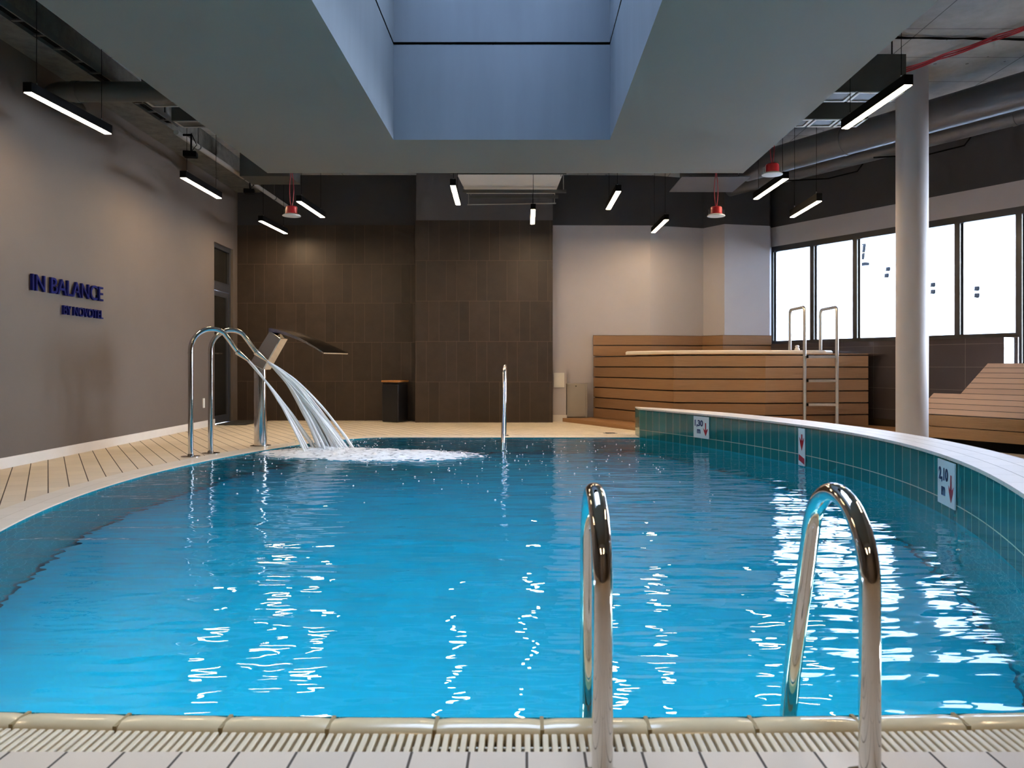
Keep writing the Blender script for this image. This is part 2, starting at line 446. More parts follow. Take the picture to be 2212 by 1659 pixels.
# ------------------------------------------------------------------ raised wall on the right with signs
TZ = .318
def rs(off, i):                                        # offset point on the raised wall; the far end is cut square to the back edge
    w = max(0., (i - (NR_ - 22)) / 21.)
    nv = (NRM[min(i, NR_ - 2)] * (1 - w) + Vector((0.0, 1.)) * w).normalized()
    return (right[i][0] + nv.x * off, right[i][1] + nv.y * off)
IDX = list(range(0, NR_))
THK = .335
mb = MB(); A2 = ARC
I0 = [rs(0., i) for i in IDX]; I1 = [rs(THK, i) for i in IDX]
for k in range(len(IDX) - 1):
    a, b, c, d = I0[k], I0[k+1], I1[k], I1[k+1]
    uv = [(A2[k+1], -.15 + .004), (A2[k], -.15 + .004), (A2[k], TZ - .15 - .085 + .07), (A2[k+1], 0)]
    v0, v1 = -.30 - .085 + .2325 + .001, TZ - .085 + .001
    mb.face([(*b, -.004), (*a, -.004), (*a, TZ), (*b, TZ)], [(A2[k+1], -.089), (A2[k], -.089), (A2[k], TZ - .085), (A2[k+1], TZ - .085)])
    mb.face([(*c, -.02), (*d, -.02), (*d, TZ), (*c, TZ)], [(A2[k], -.1), (A2[k+1], -.1), (A2[k+1], TZ - .085), (A2[k], TZ - .085)])
    mb.face([(*a, TZ), (*c, TZ), (*d, TZ), (*b, TZ)], [(0, .1)] * 4)
for k, fl in ((0, 0), (len(IDX) - 1, 1)):
    a, c = I0[k], I1[k]
    q = [(*a, -.02), (*c, -.02), (*c, TZ), (*a, TZ)]; uq = [(.01, -.1), (.345, -.1), (.345, TZ - .085), (.01, TZ - .085)]
    mb.face(q if not fl else q[::-1], uq if not fl else uq[::-1])
S('wall_pool', mb, M['teal'], 'raised curved pool wall faced with teal tiles', 'pool wall')
mb = MB()
C0 = [rs(-.016, i) for i in IDX]; C1 = [rs(THK + .012, i) for i in IDX]
z0, z1 = TZ + .006, TZ + .024
for k in range(len(IDX) - 1):
    a, b, c, d = C0[k], C0[k+1], C1[k], C1[k+1]; u0, u1 = A2[k], A2[k+1]; W_ = THK + .028
    mb.face([(*a, z1), (*c, z1), (*d, z1), (*b, z1)], [(u0, 0.002), (u0, W_), (u1, W_), (u1, 0.002)])
    mb.face([(*b, z0), (*d, z0), (*c, z0), (*a, z0)], [(u0, .05)] * 4)
    mb.face([(*b, z0), (*a, z0), (*a, z1), (*b, z1)], [(u1, .05), (u0, .05), (u0, .07), (u1, .07)])
    mb.face([(*c, z0), (*d, z0), (*d, z1), (*c, z1)], [(u0, .05), (u1, .05), (u1, .07), (u0, .07)])
for k, fl in ((0, 0), (len(IDX) - 1, 1)):
    q = [(*C0[k], z0), (*C1[k], z0), (*C1[k], z1), (*C0[k], z1)]
    mb.face(q if not fl else q[::-1], [(.05, .05)] * 4)
S('trim_4', mb, M['cap'], 'pale tiled capping on the curved raised pool wall', 'coping')
mb = MB()
for k in range(len(IDX) - 1):
    a, b = rs(.004, k), rs(.004, k+1); c, d = rs(THK - .004, k), rs(THK - .004, k + 1)
    mb.face([(*b, TZ), (*a, TZ), (*a, z0), (*b, z0)]); mb.face([(*c, TZ), (*d, TZ), (*d, z0), (*c, z0)])
S('trim_5', mb, M['black'], 'dark shadow joint under the pool wall capping', 'joint')

def arc_at_px(px):
    for i in range(NR_ - 1):
        a, b = px_of(*right[i]), px_of(*right[i+1])
        if (a - px) * (b - px) <= 0:
            k = (px - a) / (b - a); return Vector(right[i]).lerp(Vector(right[i+1]), k)
def text_mesh(body, size, parent, name, mat, origin, ex, ey, ez, extrude, xs=1., bold=0., align='LEFT'):
    cu = bpy.data.curves.new('lettering', 'FONT'); cu.body = body; cu.size = 1.; cu.extrude = 0.; cu.offset = bold; cu.align_x = align
    ob = bpy.data.objects.new('lettering', cu); COL.objects.link(ob)
    dg = bpy.context.evaluated_depsgraph_get(); dg.update()
    src = bpy.data.meshes.new_from_object(ob.evaluated_get(dg))
    COL.objects.unlink(ob); bpy.data.objects.remove(ob)
    vs = [v.co.copy() for v in src.vertices]
    fs = [tuple(p.vertices) for p in src.polygons]
    ed = {}
    for f in fs:
        for a, b in zip(f, f[1:] + f[:1]): ed[(a, b)] = ed.get((a, b), 0) + 1
    cap = .73                                          # capital height of the built-in face
    xmn, xmx = min(v.x for v in vs), max(v.x for v in vs)
    k = size / cap
    o, ex, ey, ez = map(Vector, (origin, ex, ey, ez))
    def P(v, d): return o + ex * ((v.x - xmn) * k * xs) + ey * (v.y * k) + ez * d
    n0 = len(vs); mb = MB()
    V2 = [P(v, extrude) for v in vs] + [P(v, 0.) for v in vs]
    F2 = list(fs) + [tuple(i + n0 for i in f)[::-1] for f in fs]
    F2 += [(a, a + n0, b + n0, b)[::-1] for (a, b) in ed if (b, a) not in ed]
    mb.raw(V2, F2)
    bpy.data.meshes.remove(src)
    return mb.build(name, mat, parent), (xmx - xmn) * k
def sign(pxa, pxb, z0, z1, text, label, stripe=False):
    a, b = arc_at_px(pxa), arc_at_px(pxb)              # a is the far (left) side
    e = Vector((b.x - a.x, b.y - a.y, 0)); w = e.length; e.normalize(); nin = Vector((e.y, -e.x, 0))
    if nin.dot(Vector((ci.x - a.x, ci.y - a.y, 0))) < 0: nin = -nin
    o = Vector((a.x, a.y, 0)) + nin * .004
    s = thing('depth_sign', (o.x, o.y, z0), label, 'sign', 'depth markings on the pool wall')
    up = Vector((0, 0, 1))
    mb = MB(); mb.obox(o + up * z0, e * w, nin * .007, up * (z1 - z0)); mb.build('plate', M['sign'], s)
    f = o + nin * .0075; hh = z1 - z0
    def poly(pts, name, mat):
        mb = MB(); k = len(pts)
        P = [f + e * (w * p[0]) + up * (z0 + hh * p[1]) for p in pts]; Q = [p + nin * .0012 for p in P]
        mb.raw(P + Q, [tuple(range(k, 2*k)), tuple(range(k))[::-1]] + [(i, (i+1) % k, k + (i+1) % k, k + i) for i in range(k)])
        return mb.build(name, mat, s)
    if text:
        c = .80
        for nm, body, ux, uz, wd in (('number', text, .08, .56, .55), ('unit', 'm', .24, .22, .22)):
            a_ = (f + e * (w * ux) + up * (z0 + hh * uz), e, up, nin, .0012)
            tmp, w0 = text_mesh(body, hh * .27, s, nm, M['signblue'], *a_, bold=.04)
            bpy.data.objects.remove(tmp)
            text_mesh(body, hh * .27, s, nm, M['signblue'], *a_, xs=w * wd / w0, bold=.04)
        y0, y1, aw, sw = .12, .72, .15, .035
    else:
        c, y0, y1, aw, sw = .55, .40, .84, .36, .10
    poly([(c - sw, y1), (c - sw, y0 + .26), (c - aw, y0 + .36), (c - aw * .75, y0 + .22), (c, y0), (c + aw * .75, y0 + .22), (c + aw, y0 + .36), (c + sw, y0 + .26), (c + sw, y1)], 'arrow', M['signred'])
    if stripe: poly([(.08, .30), (.08, .14), (.95, .04), (.95, .20)], 'stripe', M['signred'])
sign(1500, 1533, .086, .312, '1,30', 'white depth sign reading 1,30 m on the teal pool wall')
sign(1727, 1741, -.004, .312, None, 'narrow white sign with red arrow and slanting stripe on the pool wall', True)
sign(2030, 2067, .062, .312, '2,10', 'white depth sign reading 2,10 m on the teal pool wall')

# ------------------------------------------------------------------ water
def wave(x, y):
    h = .0075 * noise.noise((x * 1.2, y * 3.6, 1.7)) + .0042 * noise.noise((x * 2.4 + 5, y * 8.5, 4.1)) + .0016 * noise.noise((x * 4.2 - 7, y * 17., 9.3)) + .0045 * noise.noise((x * .7 - 3, y * 1.4, 8.))
    d = math.hypot(x + 1.95, (y - 7.75) * 1.2)
    h += .010 * math.exp(-(d / .9) ** 2) * noise.noise((x * 6, y * 7, 2.2))
    h += .0035 * math.exp(-(d / 2.6) ** 2) * noise.noise((x * 7 + 9, y * 9, 6.2))
    return h
NA, NRD = 760, 190
per = ARC[-1]; RS = []; j = 0; closed = OUT + [OUT[0]]
for k in range(NA):
    s = per * k / NA
    while ARC[j+1] < s: j += 1
    a = (s - ARC[j]) / max(1e-9, ARC[j+1] - ARC[j]); RS.append(Vector(closed[j]).lerp(Vector(closed[j+1]), a))
mb = MB(); vs = [(ci.x, ci.y, WZ)]
for r in range(1, NRD + 1):
    fr_ = r / NRD
    if r == NRD: fr_ = .9995
    for k in range(NA):
        p = ci + (RS[k] - ci) * fr_; vs.append((p.x, p.y, WZ + wave(p.x, p.y)))
fs = [(0, 1 + k, 1 + (k+1) % NA) for k in range(NA)]
for r in range(NRD - 1):
    b0, b1 = 1 + r * NA, 1 + (r+1) * NA
    for k in range(NA):
        k2 = (k+1) % NA; fs.append((b0 + k, b1 + k, b1 + k2, b0 + k2))
mb.raw(vs, fs)
wo = S('pool_water', mb, M['water'], 'rippled blue water filling the pool', 'water', smooth=180)

# underwater lamps added out of view in near and side walls, brightening the basin
M['unseen_uwlamp'] = emit('unseen_underwater_lamp', (.82, .98, 1.), 27.)
plamps = []
def unseen_pool_lamp(p, nrm, lab):
    s = thing('unseen_pool_light', p, lab, 'light', 'unseen underwater pool lights')
    n3 = Vector((nrm[0], nrm[1], 0)).normalized(); e = Vector((-n3.y, n3.x, 0)); up = Vector((0, 0, 1)); P = Vector(p)
    def disc(r0, r1, d0, d1, name, mat, lens):
        mb = MB(); k = 24
        ring0 = [P + n3 * d0 + (e * math.cos(2*PI*i/k) + up * math.sin(2*PI*i/k)) * r0 for i in range(k)]
        ring1 = [P + n3 * d1 + (e * math.cos(2*PI*i/k) + up * math.sin(2*PI*i/k)) * r1 for i in range(k)]
        mb.raw(ring0 + ring1, [(i, (i+1) % k, k + (i+1) % k, k + i) for i in range(k)] + [tuple(range(k, 2*k))])
        mb.build(name, mat, s, smooth=40)
    disc(.15, .14, .001, .02, 'bezel', M['steel'], 0); disc(.115, .11, .021, .03, 'lens', M['unseen_uwlamp'], 1)
for xx in (-1.65, -.85, -.1, .65, 1.3): unseen_pool_lamp((xx, front_y(xx), -.55), (0, 1), 'round unseen underwater light added in the near pool wall')
for sd, pp, yy in ((1, lp, 2.55), (1, lp, 3.3), (-1, rp, 2.25), (-1, rp, 2.65)):
    xx = float(np.polyval(pp, yy)); dd = float(np.polyval(np.polyder(pp), yy))
    unseen_pool_lamp((xx + sd * .012, yy, -.55), (sd, -sd * dd), 'round unseen underwater light added in the %s pool wall' % ('left' if sd > 0 else 'right'))


# ------------------------------------------------------------------ walls
AY, BY = 11.79, 11.40
DY0, DY1, DZ = 10.85, 11.60, 2.595                     # doorway in the left wall
mb = MB()
def vquad(mb, a, b, z0, z1, mi=0, u0=0.):
    L = math.dist(a, b)
    mb.face([(*a, z0), (*b, z0), (*b, z1), (*a, z1)], [(u0, z0), (u0 + L, z0), (u0 + L, z1), (u0, z1)], mi)
def LP(y, off=0.): return (lwx(y) + off, y)
vquad(mb, LP(-3.05), LP(DY0), 0, SLAB); vquad(mb, LP(DY0), LP(DY1), DZ, SLAB); vquad(mb, LP(DY1), LP(AY + .05), 0, SLAB)
for y in (DY0, DY1):
    q = (LP(y), LP(y, -.22)); q = q if y == DY0 else q[::-1]
    vquad(mb, q[0], q[1], 0, DZ)
mb.face([(*LP(DY0), DZ), (*LP(DY1), DZ), (*LP(DY1, -.22), DZ), (*LP(DY0, -.22), DZ)])
S('wall_left', mb, M['left'], 'long taupe painted wall left of the pool', 'wall')
mb = MB()
mb.prism([LP(-3, .0), LP(DY0, .0), LP(DY0, .014), LP(-3, .014)], 0, .092)
S('baseboard_left', mb, M['skirt'], 'white tiled skirting along the taupe wall', 'baseboard', bevel=.004)
mb = MB()
vquad(mb, (-4.72, AY), (-1.6, AY), 0, 3.0, 0); vquad(mb, (-4.72, AY + .012), (-1.6, AY + .012), 3.0, SLAB, 1)
mb.face([(-4.72, AY, 3.), (-1.6, AY, 3.), (-1.6, AY + .012, 3.), (-4.72, AY + .012, 3.)])
S('wall_back_left', mb, [M['slate'], M['dark']], 'dark slate tiled back wall behind the fountains', 'wall')
BX0, BX1 = (897 - VX) * BY / F, (1194 - VX) * BY / F
mb = MB()
vquad(mb, (BX0, BY), (BX1, BY), 0, 3.0, 0, .1); vquad(mb, (BX0 + .012, BY + .014), (BX1, BY + .014), 3.0, SLAB, 1)
vquad(mb, (BX0, AY + .01), (BX0, BY), 0, 3.0, 0); vquad(mb, (BX0 + .012, AY + .01), (BX0 + .012, BY + .014), 3.0, SLAB, 1)
vquad(mb, (BX1, BY), (BX1, AY + .05), 0, 3.0, 0); vquad(mb, (BX1, BY + .014), (BX1, AY + .05), 3.0, SLAB, 1)
mb.face([(BX0, BY, 3.), (BX1, BY, 3.), (BX1, BY + .014, 3.), (BX0, BY + .014, 3.)])
S('wall_back_center', mb, [M['slate'], M['mid']], 'projecting slate tiled wall block behind the far handrail', 'wall')
CP = [(BX1 - .05, 11.80), (1.92, 11.82), (2.79, 12.06), (3.03, 11.70), (3.77, 11.86), (3.86, 12.06)]
mb = MB(); u = 0
for a, b in zip(CP, CP[1:]):
    vquad(mb, a, b, 0, 3.0, 0, u); vquad(mb, a, b, 3.0, SLAB, 1, u); u += math.dist(a, b)
S('wall_back_right', mb, [M['pale'], M['dark']], 'pale grey back wall with charcoal upper band and corner pillar', 'wall')
mb = MB()
ST = [.79 + .715 * k for k in range(5)]; SILL, HEAD = 1.18, 2.70
WL = ST[4]; DEND = WL + 2 * 1.3325
vquad(mb, wp(-.1), wp(WL), 0, SILL, 0); vquad(mb, wp(-.1), wp(DEND), HEAD, 3.0, 0); vquad(mb, wp(DEND), wp(9.), 0, 3.0, 0)
vquad(mb, wp(-.1), wp(9.), 3.0, SLAB, 1)
a, b = wp(-.1), wp(-.1, -.2)
for z in (SILL, HEAD):
    e0, e1 = wp(-.1), wp(WL if z == SILL else DEND); f0, f1 = wp(-.1, -.2), wp(WL if z == SILL else DEND, -.2)
    mb.face([(*e0, z), (*e1, z), (*f1, z), (*f0, z)])
vquad(mb, wp(DEND), wp(DEND, -.2), 0, HEAD)
S('wall_right', mb, [M['pale'], M['dark']], 'window wall right with pale strip and charcoal upper band', 'wall')
mb = MB()
vquad(mb, WEND, (WEND[0], -3.1), 0, SLAB)
S('wall_right_near', mb, M['pale'], 'pale side wall on the near right', 'wall')
mb = MB(); vquad(mb, (WEND[0] + .1, -3.), (lwx(-3) - .2, -3.), 0, SLAB)
S('wall_front', mb, M['left'], 'taupe wall behind the viewpoint', 'wall')

# slab with skylight opening, soffit, skylight shaft
SX0, SX1, SY0, SY1, SOF = -1.202, .770, 2.3, 6.997, 2.9
bnd = [(lwx(-3) - .3, -3.2), (WEND[0] + .2, -3.2), (WEND[0] + .2, 12.4), (-4.9, 12.4)]
def holed(z, outer_, up=False):
    x0, x1, y0, y1 = SX0, SX1, SY0, SY1
    tr_ = tessellate_polygon([[Vector((x, y, 0)) for x, y in outer_], [Vector(p) for p in ((x0, y0, 0), (x1, y0, 0), (x1, y1, 0), (x0, y1, 0))]])
    pts = outer_ + [(x0, y0), (x1, y0), (x1, y1), (x0, y1)]; o = []
    for tri_ in tr_:
        p = [pts[i] for i in tri_]
        cr = (p[1][0]-p[0][0])*(p[2][1]-p[0][1]) - (p[2][0]-p[0][0])*(p[1][1]-p[0][1])
        if (cr < 0) == up: p = p[::-1]
        o.append([(x, y, z) for x, y in p])
    return o
mb = MB()
for f in holed(SLAB, bnd): mb.face(f)
for f in holed(SLAB + .3, bnd, True): mb.face(f)
S('ceiling', mb, M['slab'], 'exposed concrete slab with formwork joints', 'ceiling')
SFX0, SFX1, SFY = (578 - VX) * 8.21 / F, (1605 - VX) * 8.21 / F, 8.21
mb = MB(); so = [(SFX0, -1.0), (SFX1, -1.0), (SFX1, SFY), (SFX0, SFY)]
for f in holed(SOF, so): mb.face(f)
for f in holed(SOF + .03, so, True): mb.face(f)
for a, b in zip(so, so[1:] + so[:1]): vquad(mb, a, b, SOF, SOF + .03)
S('ceiling_soffit', mb, M['soffit'], 'grey dropped ceiling panel around the skylight', 'ceiling')
mb = MB(); TOP = 4.75
c4 = [(SX0, SY0), (SX1, SY0), (SX1, SY1), (SX0, SY1)]
def shaft(z0, z1, g, mi=0):
    q = [(SX0 - g, SY0 - g), (SX1 + g, SY0 - g), (SX1 + g, SY1 + g), (SX0 - g, SY1 + g)]
    for a, b in zip(q, q[1:] + q[:1]): vquad(mb, b, a, z0, z1, mi)
shaft(SOF, SLAB - .005, 0.); shaft(SLAB - .005, SLAB + .020, .03, 1); shaft(SLAB + .020, TOP, -.004)
for z in (SLAB - .005, SLAB + .020):
    q = [(SX0 - .03, SY0 - .03), (SX1 + .03, SY0 - .03), (SX1 + .03, SY1 + .03), (SX0 - .03, SY1 + .03)]; p = c4
    for i in range(4):
        mb.face([(*q[i], z), (*q[(i+1) % 4], z), (*p[(i+1) % 4], z), (*p[i], z)], None, 1)
S('wall_skylight', mb, [M['shaft'], M['black']], 'blue grey skylight shaft above the pool', 'skylight shaft')
wk = tag(MB().build('window_6', M['frame']), 'glazed rooflight closing the skylight shaft', 'window', kind='structure')
bpy.data.objects.remove(wk)
mb = MB()
mb.box((SX0 - .08, SY0 - .08, TOP), (SX0, SY1 + .08, TOP + .08)); mb.box((SX1, SY0 - .08, TOP), (SX1 + .08, SY1 + .08, TOP + .08))
mb.box((SX0, SY0 - .08, TOP), (SX1, SY0, TOP + .08)); mb.box((SX0, SY1, TOP), (SX1, SY1 + .08, TOP + .08))
for k in range(1, 4):
    y = SY0 + (SY1 - SY0) * k / 4; mb.box((SX0, y - .03, TOP), (SX1, y + .03, TOP + .08))
wk = S('window_6', mb, M['frame'], 'glazed rooflight closing the skylight shaft', 'window')
mb = MB(); mb.box((SX0, SY0, TOP + .03), (SX1, SY1, TOP + .036)); mb.build('pane', M['roofglass'], wk)
mb = MB()
mb.prism([LP(-3, .0), LP(AY, .0), LP(AY, .36), LP(-3, .36)], 3.5, SLAB - .001)
S('ceiling_beam', mb, M['beam'], 'rough concrete beam along the top of the taupe wall', 'beam')

# windows
def bay(nm, s0, s1, z0, z1, lab, cat):
    mb = MB(); e = Vector((U.x, U.y, 0)); ni = Vector((NIN.x, NIN.y, 0)); t_ = .055
    def bar(sa, sb, za, zb, d0=-.10, d1=-.01):
        p = W0 + U * sa + NIN * d0; mb.obox((p.x, p.y, za), e * (sb - sa), ni * (d1 - d0), (0, 0, zb - za))
    bar(s0, s0 + .035, z0, z1); bar(s1 - .035, s1, z0, z1)
    bar(s0 + .035, s1 - .035, z0, z0 + .05); bar(s0 + .035, s1 - .035, z1 - .085, z1)
    o = S(nm, mb, M['frame'], lab, cat)
    mb = MB(); p = W0 + U * (s0 + .035) + NIN * -.06
    mb.obox((p.x, p.y, z0 + .05), e * (s1 - s0 - .07), ni * .006, (0, 0, z1 - z0 - .135)); mb.build('pane', M['glass'], o)
    mb = MB(); p = W0 + U * (s0 + .035) + NIN * -.075
    for sa in (s0 + .035, s1 - .055):
        p = W0 + U * sa + NIN * -.09; mb.obox((p.x, p.y, z0 + .05), e * .02, ni * .035, (0, 0, z1 - z0 - .135))
    mb.build('sash', M['duct'], o)
    return o
labs = ['window pane beside the pale corner pillar', 'second window from the corner pillar', 'window behind the tub ladder left of the column', 'window half hidden behind the white column', 'window right of the white column']
edges = [.04] + ST
for k in range(5): bay('window_%d' % (k + 1), edges[k], edges[k + 1], SILL, HEAD, labs[k], 'window')
for k in range(2):
    s0 = WL + 1.3325 * k
    bay('door_%d' % (k + 2), s0, s0 + 1.3325, .03, HEAD, ('tall glazed door at the right edge beyond the dark low wall', 'second tall glazed door along the window wall', 'third tall glazed door along the window wall', 'last tall glazed door along the window wall')[k], 'door')

# door in the left wall
d1 = None
mb = MB()
def dbox(mb, y0, y1, z0, z1, d0=-.16, d1=-.10, mi=0):
    d0 += .065; d1 += .065
    mb.prism([LP(y0, d0), LP(y1, d0), LP(y1, d1), LP(y0, d1)], z0, z1, mi)
dbox(mb, DY0, DY0 + .05, 0, DZ); dbox(mb, DY1 - .06, DY1, 0, DZ); dbox(mb, DY0 + .05, DY1 - .06, DZ - .06, DZ); dbox(mb, DY0 + .05, DY1 - .06, 1.93, 2.06)
d1 = S('door_1', mb, M['frame'], 'dark glazed door with transom in the taupe wall', 'door')
mb = MB(); dbox(mb, DY0 + .05, DY1 - .06, 2.06, DZ - .06, -.14, -.13); mb.build('transom_pane', M['doorglass'], d1)
mb = MB()
dbox(mb, DY0 + .055, DY0 + .13, .01, 1.925, -.15, -.11); dbox(mb, DY1 - .135, DY1 - .065, .01, 1.925, -.15, -.11); dbox(mb, DY0 + .13, DY1 - .135, .01, .12, -.15, -.11); dbox(mb, DY0 + .13, DY1 - .135, 1.85, 1.925, -.15, -.11)
lf = mb.build('door_leaf', M['frame'], d1)
mb = MB(); dbox(mb, DY0 + .13, DY1 - .135, .12, 1.85, -.135, -.125); mb.build('door_pane', M['doorglass'], lf)
mb = MB(); hp = LP(DY0 + .10, -.045)
mb.tube([(hp[0], hp[1], 1.02), (hp[0] + .06, hp[1], 1.02), (hp[0] + .065, hp[1] + .02, 1.02), (hp[0] + .065, hp[1] + .13, 1.02)], .010, 10)
mb.build('handle', M['steel'], lf, smooth=40)
mb = MB(); mb.prism([LP(DY0 + .03, .02), LP(DY1 + .1, .02), LP(DY1 + .1, .50), LP(DY0 + .03, .42)], 0.001, .014)
tag(mb.build('door_mat', M['mat']), 'dark doormat on the tiles before the glazed door', 'doormat')
mb = MB(); mb.prism([LP(10.42, .0005), LP(10.48, .0005), LP(10.48, .015), LP(10.42, .015)], .27, .40)
tag(mb.build('wall_socket', M['white'], bevel=.003), 'small white socket low on the taupe wall by the door', 'socket')

# low dark tiled wall below the windows
mb = MB(); a0, a1 = wp(.3, .30), wp(3.64, .30); b0, b1 = wp(.3, .005), wp(3.64, .005)
vquad(mb, a0, a1, 0, 1.17, 0, .1); vquad(mb, a1, b1, 0, 1.17, 0, .0)
mb.face([(*a0, 1.17), (*a1, 1.17), (*b1, 1.17), (*b0, 1.17)], [(0, .02), (3.3, .02), (3.3, .25), (0, .25)])
vquad(mb, b1, b0, 0, 1.17); vquad(mb, b0, a0, 0, 1.17)
S('wall_low', mb, M['gtile'], 'low wall of glossy dark brown tiles below the windows', 'wall')
mb = MB(); q0, q1 = wp(.35, .302), wp(3.3, .302); r0, r1 = wp(.35, .32), wp(3.3, .32)
mb.prism([q0, q1, r1, r0], .056, .145)
S('baseboard_right', mb, M['wooddeck'], 'brown board skirting at the foot of the dark low wall', 'baseboard')

# column
ccx, ccy = (1970 - VX) * 7.6 / F, 7.6
mb = MB(); mb.lathe([(.147, 0), (.147, SLAB - .002)], (ccx, ccy, 0), 48)
S('pillar', mb, M['pale'], 'round pale column between pool and windows', 'column', smooth=40)
mb = MB(); mb.lathe([(.155, 0), (.155, .09), (.148, .094)], (ccx, ccy, 0), 48)
S('trim_6', mb, M['skirt'], 'white skirting ring at the foot of the column', 'baseboard', smooth=40)

# ------------------------------------------------------------------ outside
xo = [W0 + U * s + NIN * d for s, d in ((-9, -4.2), (3.05, -4.2))]
mb = MB(); vquad(mb, tuple(xo[0]), tuple(xo[1]), -.4, 5.2)
p2_ = xo[1] + NIN * -.4; vquad(mb, tuple(xo[1]), tuple(p2_), -.4, 5.2)
S('exterior_wall', mb, M['extwhite'], 'bright white rendered wall outside the windows', 'exterior wall')
mb = MB(); q = [W0 + U * s + NIN * d for s, d in ((3.0, -6.5), (5.2, -6.5))]
vquad(mb, tuple(q[0]), tuple(q[1]), -.4, 5.0)
S('exterior_wall_far', mb, M['extgrey'], 'grey facade outside seen through the right window', 'exterior wall')
mb = MB(); q = [W0 + U * s + NIN * d for s, d in ((-9, -.25), (14, -.25), (14, -9), (-9, -9))]
mb.face([(p.x, p.y, -.35) for p in q][::-1]); mb.face([(p.x, p.y, -.35) for p in q])
S('ground_exterior', mb, M['extwhite'], 'pale ground outside the windows', 'ground')
def on_ext(px, py, off=.0):                            # where the sight line meets the outside wall
    k = (px - VX) / F; d = Vector((k, 1.)); nv = NIN
    c = (W0 + NIN * (-4.2 + off)).dot(nv); Y = c / d.dot(nv)
    return Vector((k * Y, Y, H + (VY - py) * Y / F))
fl = on_ext(1866, 546, .0)
flt = thing('floodlight', fl, 'outdoor floodlight on the white wall seen through the windows', 'floodlight')
e3, n3 = Vector((U.x, U.y, 0)), Vector((NIN.x, NIN.y, 0))
mb = MB(); tilt = Vector((0, 0, 1)) * .98 + n3 * -.2
for (a, b, c, d) in ((-.11, -.08, -.17, .17), (.08, .11, -.16, .16), (-.08, .08, .14, .16), (-.08, .08, -.16, -.14)):
    mb.obox(fl + n3 * .12 + e3 * a + tilt * c, e3 * (b - a), n3 * .05, tilt * (d - c))
mb.build('lamp_frame', M['black'], flt)
mb = MB(); mb.obox(fl + n3 * .125 + e3 * -.08 + tilt * -.14, e3 * .16, n3 * .01, tilt * .28); mb.build('lens', M['white'], flt)
mb = MB(); mb.obox(fl + e3 * -.12 + Vector((0, 0, -.26)), e3 * .24, n3 * .13, (0, 0, .05)); mb.build('bracket', M['black'], flt)
pl = [('upper', 1920, 580), ('lower', 1917, 594), ('upper', 2017, 614), ('lower', 2017, 629), ('upper', 2112, 622), ('lower', 2112, 637), ('lower', 1859, 689)]
wh = {1920: 'left of the column', 1917: 'left of the column', 2017: 'just right of the column', 2112: 'beside the grey facade', 1859: 'below the floodlight'}
for nm, px, py in pl:
    p = on_ext(px, py); mb = MB(); mb.obox(p + e3 * -.03 + Vector((0, 0, -.035)), e3 * .06, n3 * .05, (0, 0, .06))
    mb.obox(p + e3 * -.02 + Vector((0, 0, -.05)), e3 * .04, n3 * .08, (0, 0, .02))
    tag(mb.build('wall_fixing', M['black']), ('%s grey fixing on the outside white wall, %s' % (nm, wh[px])) if px != 1859 else 'single grey fixing on the outside white wall below the floodlight', 'fixing', 'fixings on the outside wall')

# ------------------------------------------------------------------ pendant lights
def make_lamp():
    r = thing('pendant_light', (0, 0, 0), 'x', 'pendant light', 'linear pendant lights')
    w, h_, L = .032, .075, .5
    mb = MB()
    mb.box((-w, -L, .004), (-w + .005, L, h_)); mb.box((w - .005, -L, .004), (w, L, h_)); mb.box((-w + .005, -L, h_ - .006), (w - .005, L, h_))
    mb.box((-w + .005, -L, .004), (w - .005, -L + .006, h_ - .006)); mb.box((-w + .005, L - .006, .004), (w - .005, L, h_ - .006))
    mb.build('housing', M['black'], r)
    mb = MB(); mb.box((-w + .005, -L + .006, 0.), (w - .005, L - .006, .02)); mb.build('diffuser', M['lamp'], r)
    for y in (-.40, .40):
        mb = MB(); mb.tube([(0, y, h_ - .001), (0, y, SLAB - 2.8)], .0025, 6); c = mb.build('cable', M['black'], r)
        mb = MB(); mb.lathe([(.008, h_ - .001), (.008, h_ + .025), (.004, h_ + .03)], (0, y, 0), 10); mb.build('cable_grip', M['steel'], c, smooth=40)
    return r
LAMPS = [((65, 203), (230, 288), 'pendant light nearest the viewer beside the taupe wall'),
         ((391, 382), (477, 431), 'middle pendant light in the row beside the taupe wall'),
         ((563, 478), (617, 505), 'small far pendant light over the slate wall by the glazed door'),
         ((646, 436), (697, 470), 'pendant light just right of the red downlight over the slate wall'),
         ((978, 400), (990, 444), 'pendant light left of the suspended air diffuser'),
         ((1152, 450), (1150, 487), 'short-looking pendant light under the suspended air diffuser'),
         ((1337, 412), (1313, 454), 'pendant light in front of the charcoal band over the pale wall'),
         ((1440, 475), (1411, 503), 'pendant light over the hot tub backrest, nearest the red downlight'),
         ((1770, 435), (1711, 470), 'pendant light closest to the windows, right of the corner pillar'),
         ((1698, 386), (1632, 431), 'pendant light directly below the large red downlight near the round duct'),
         ((1957, 188), (1829, 276), 'large pendant light crossing in front of the white column')]
proto = None
for (a, b, lab) in LAMPS:
    zl = 2.62 if 'closest to the windows' in lab else 2.8
    A, B = G(*a, zl), G(*b, zl)
    o = make_lamp() if proto is None else copy_tree(proto)
    if proto is None: proto = o
    o.location = ((A[0] + B[0]) / 2, (A[1] + B[1]) / 2, zl); o.rotation_euler = (0, 0, -math.atan2(B[0] - A[0], B[1] - A[1]))
    o['label'] = lab
    if zl < 2.8: o.scale = (.92, .91, (SLAB - zl) / (SLAB - 2.8))
    if 'short-looking' in lab:                          # this one hangs from the rails of the air diffuser
        for ch in o.children:
            if ch.name.startswith('cable'):
                ch.scale.z = ((3.265 if ch.data.vertices[0].co.y < 0 else 3.21) - 2.8) / (SLAB - 2.8)

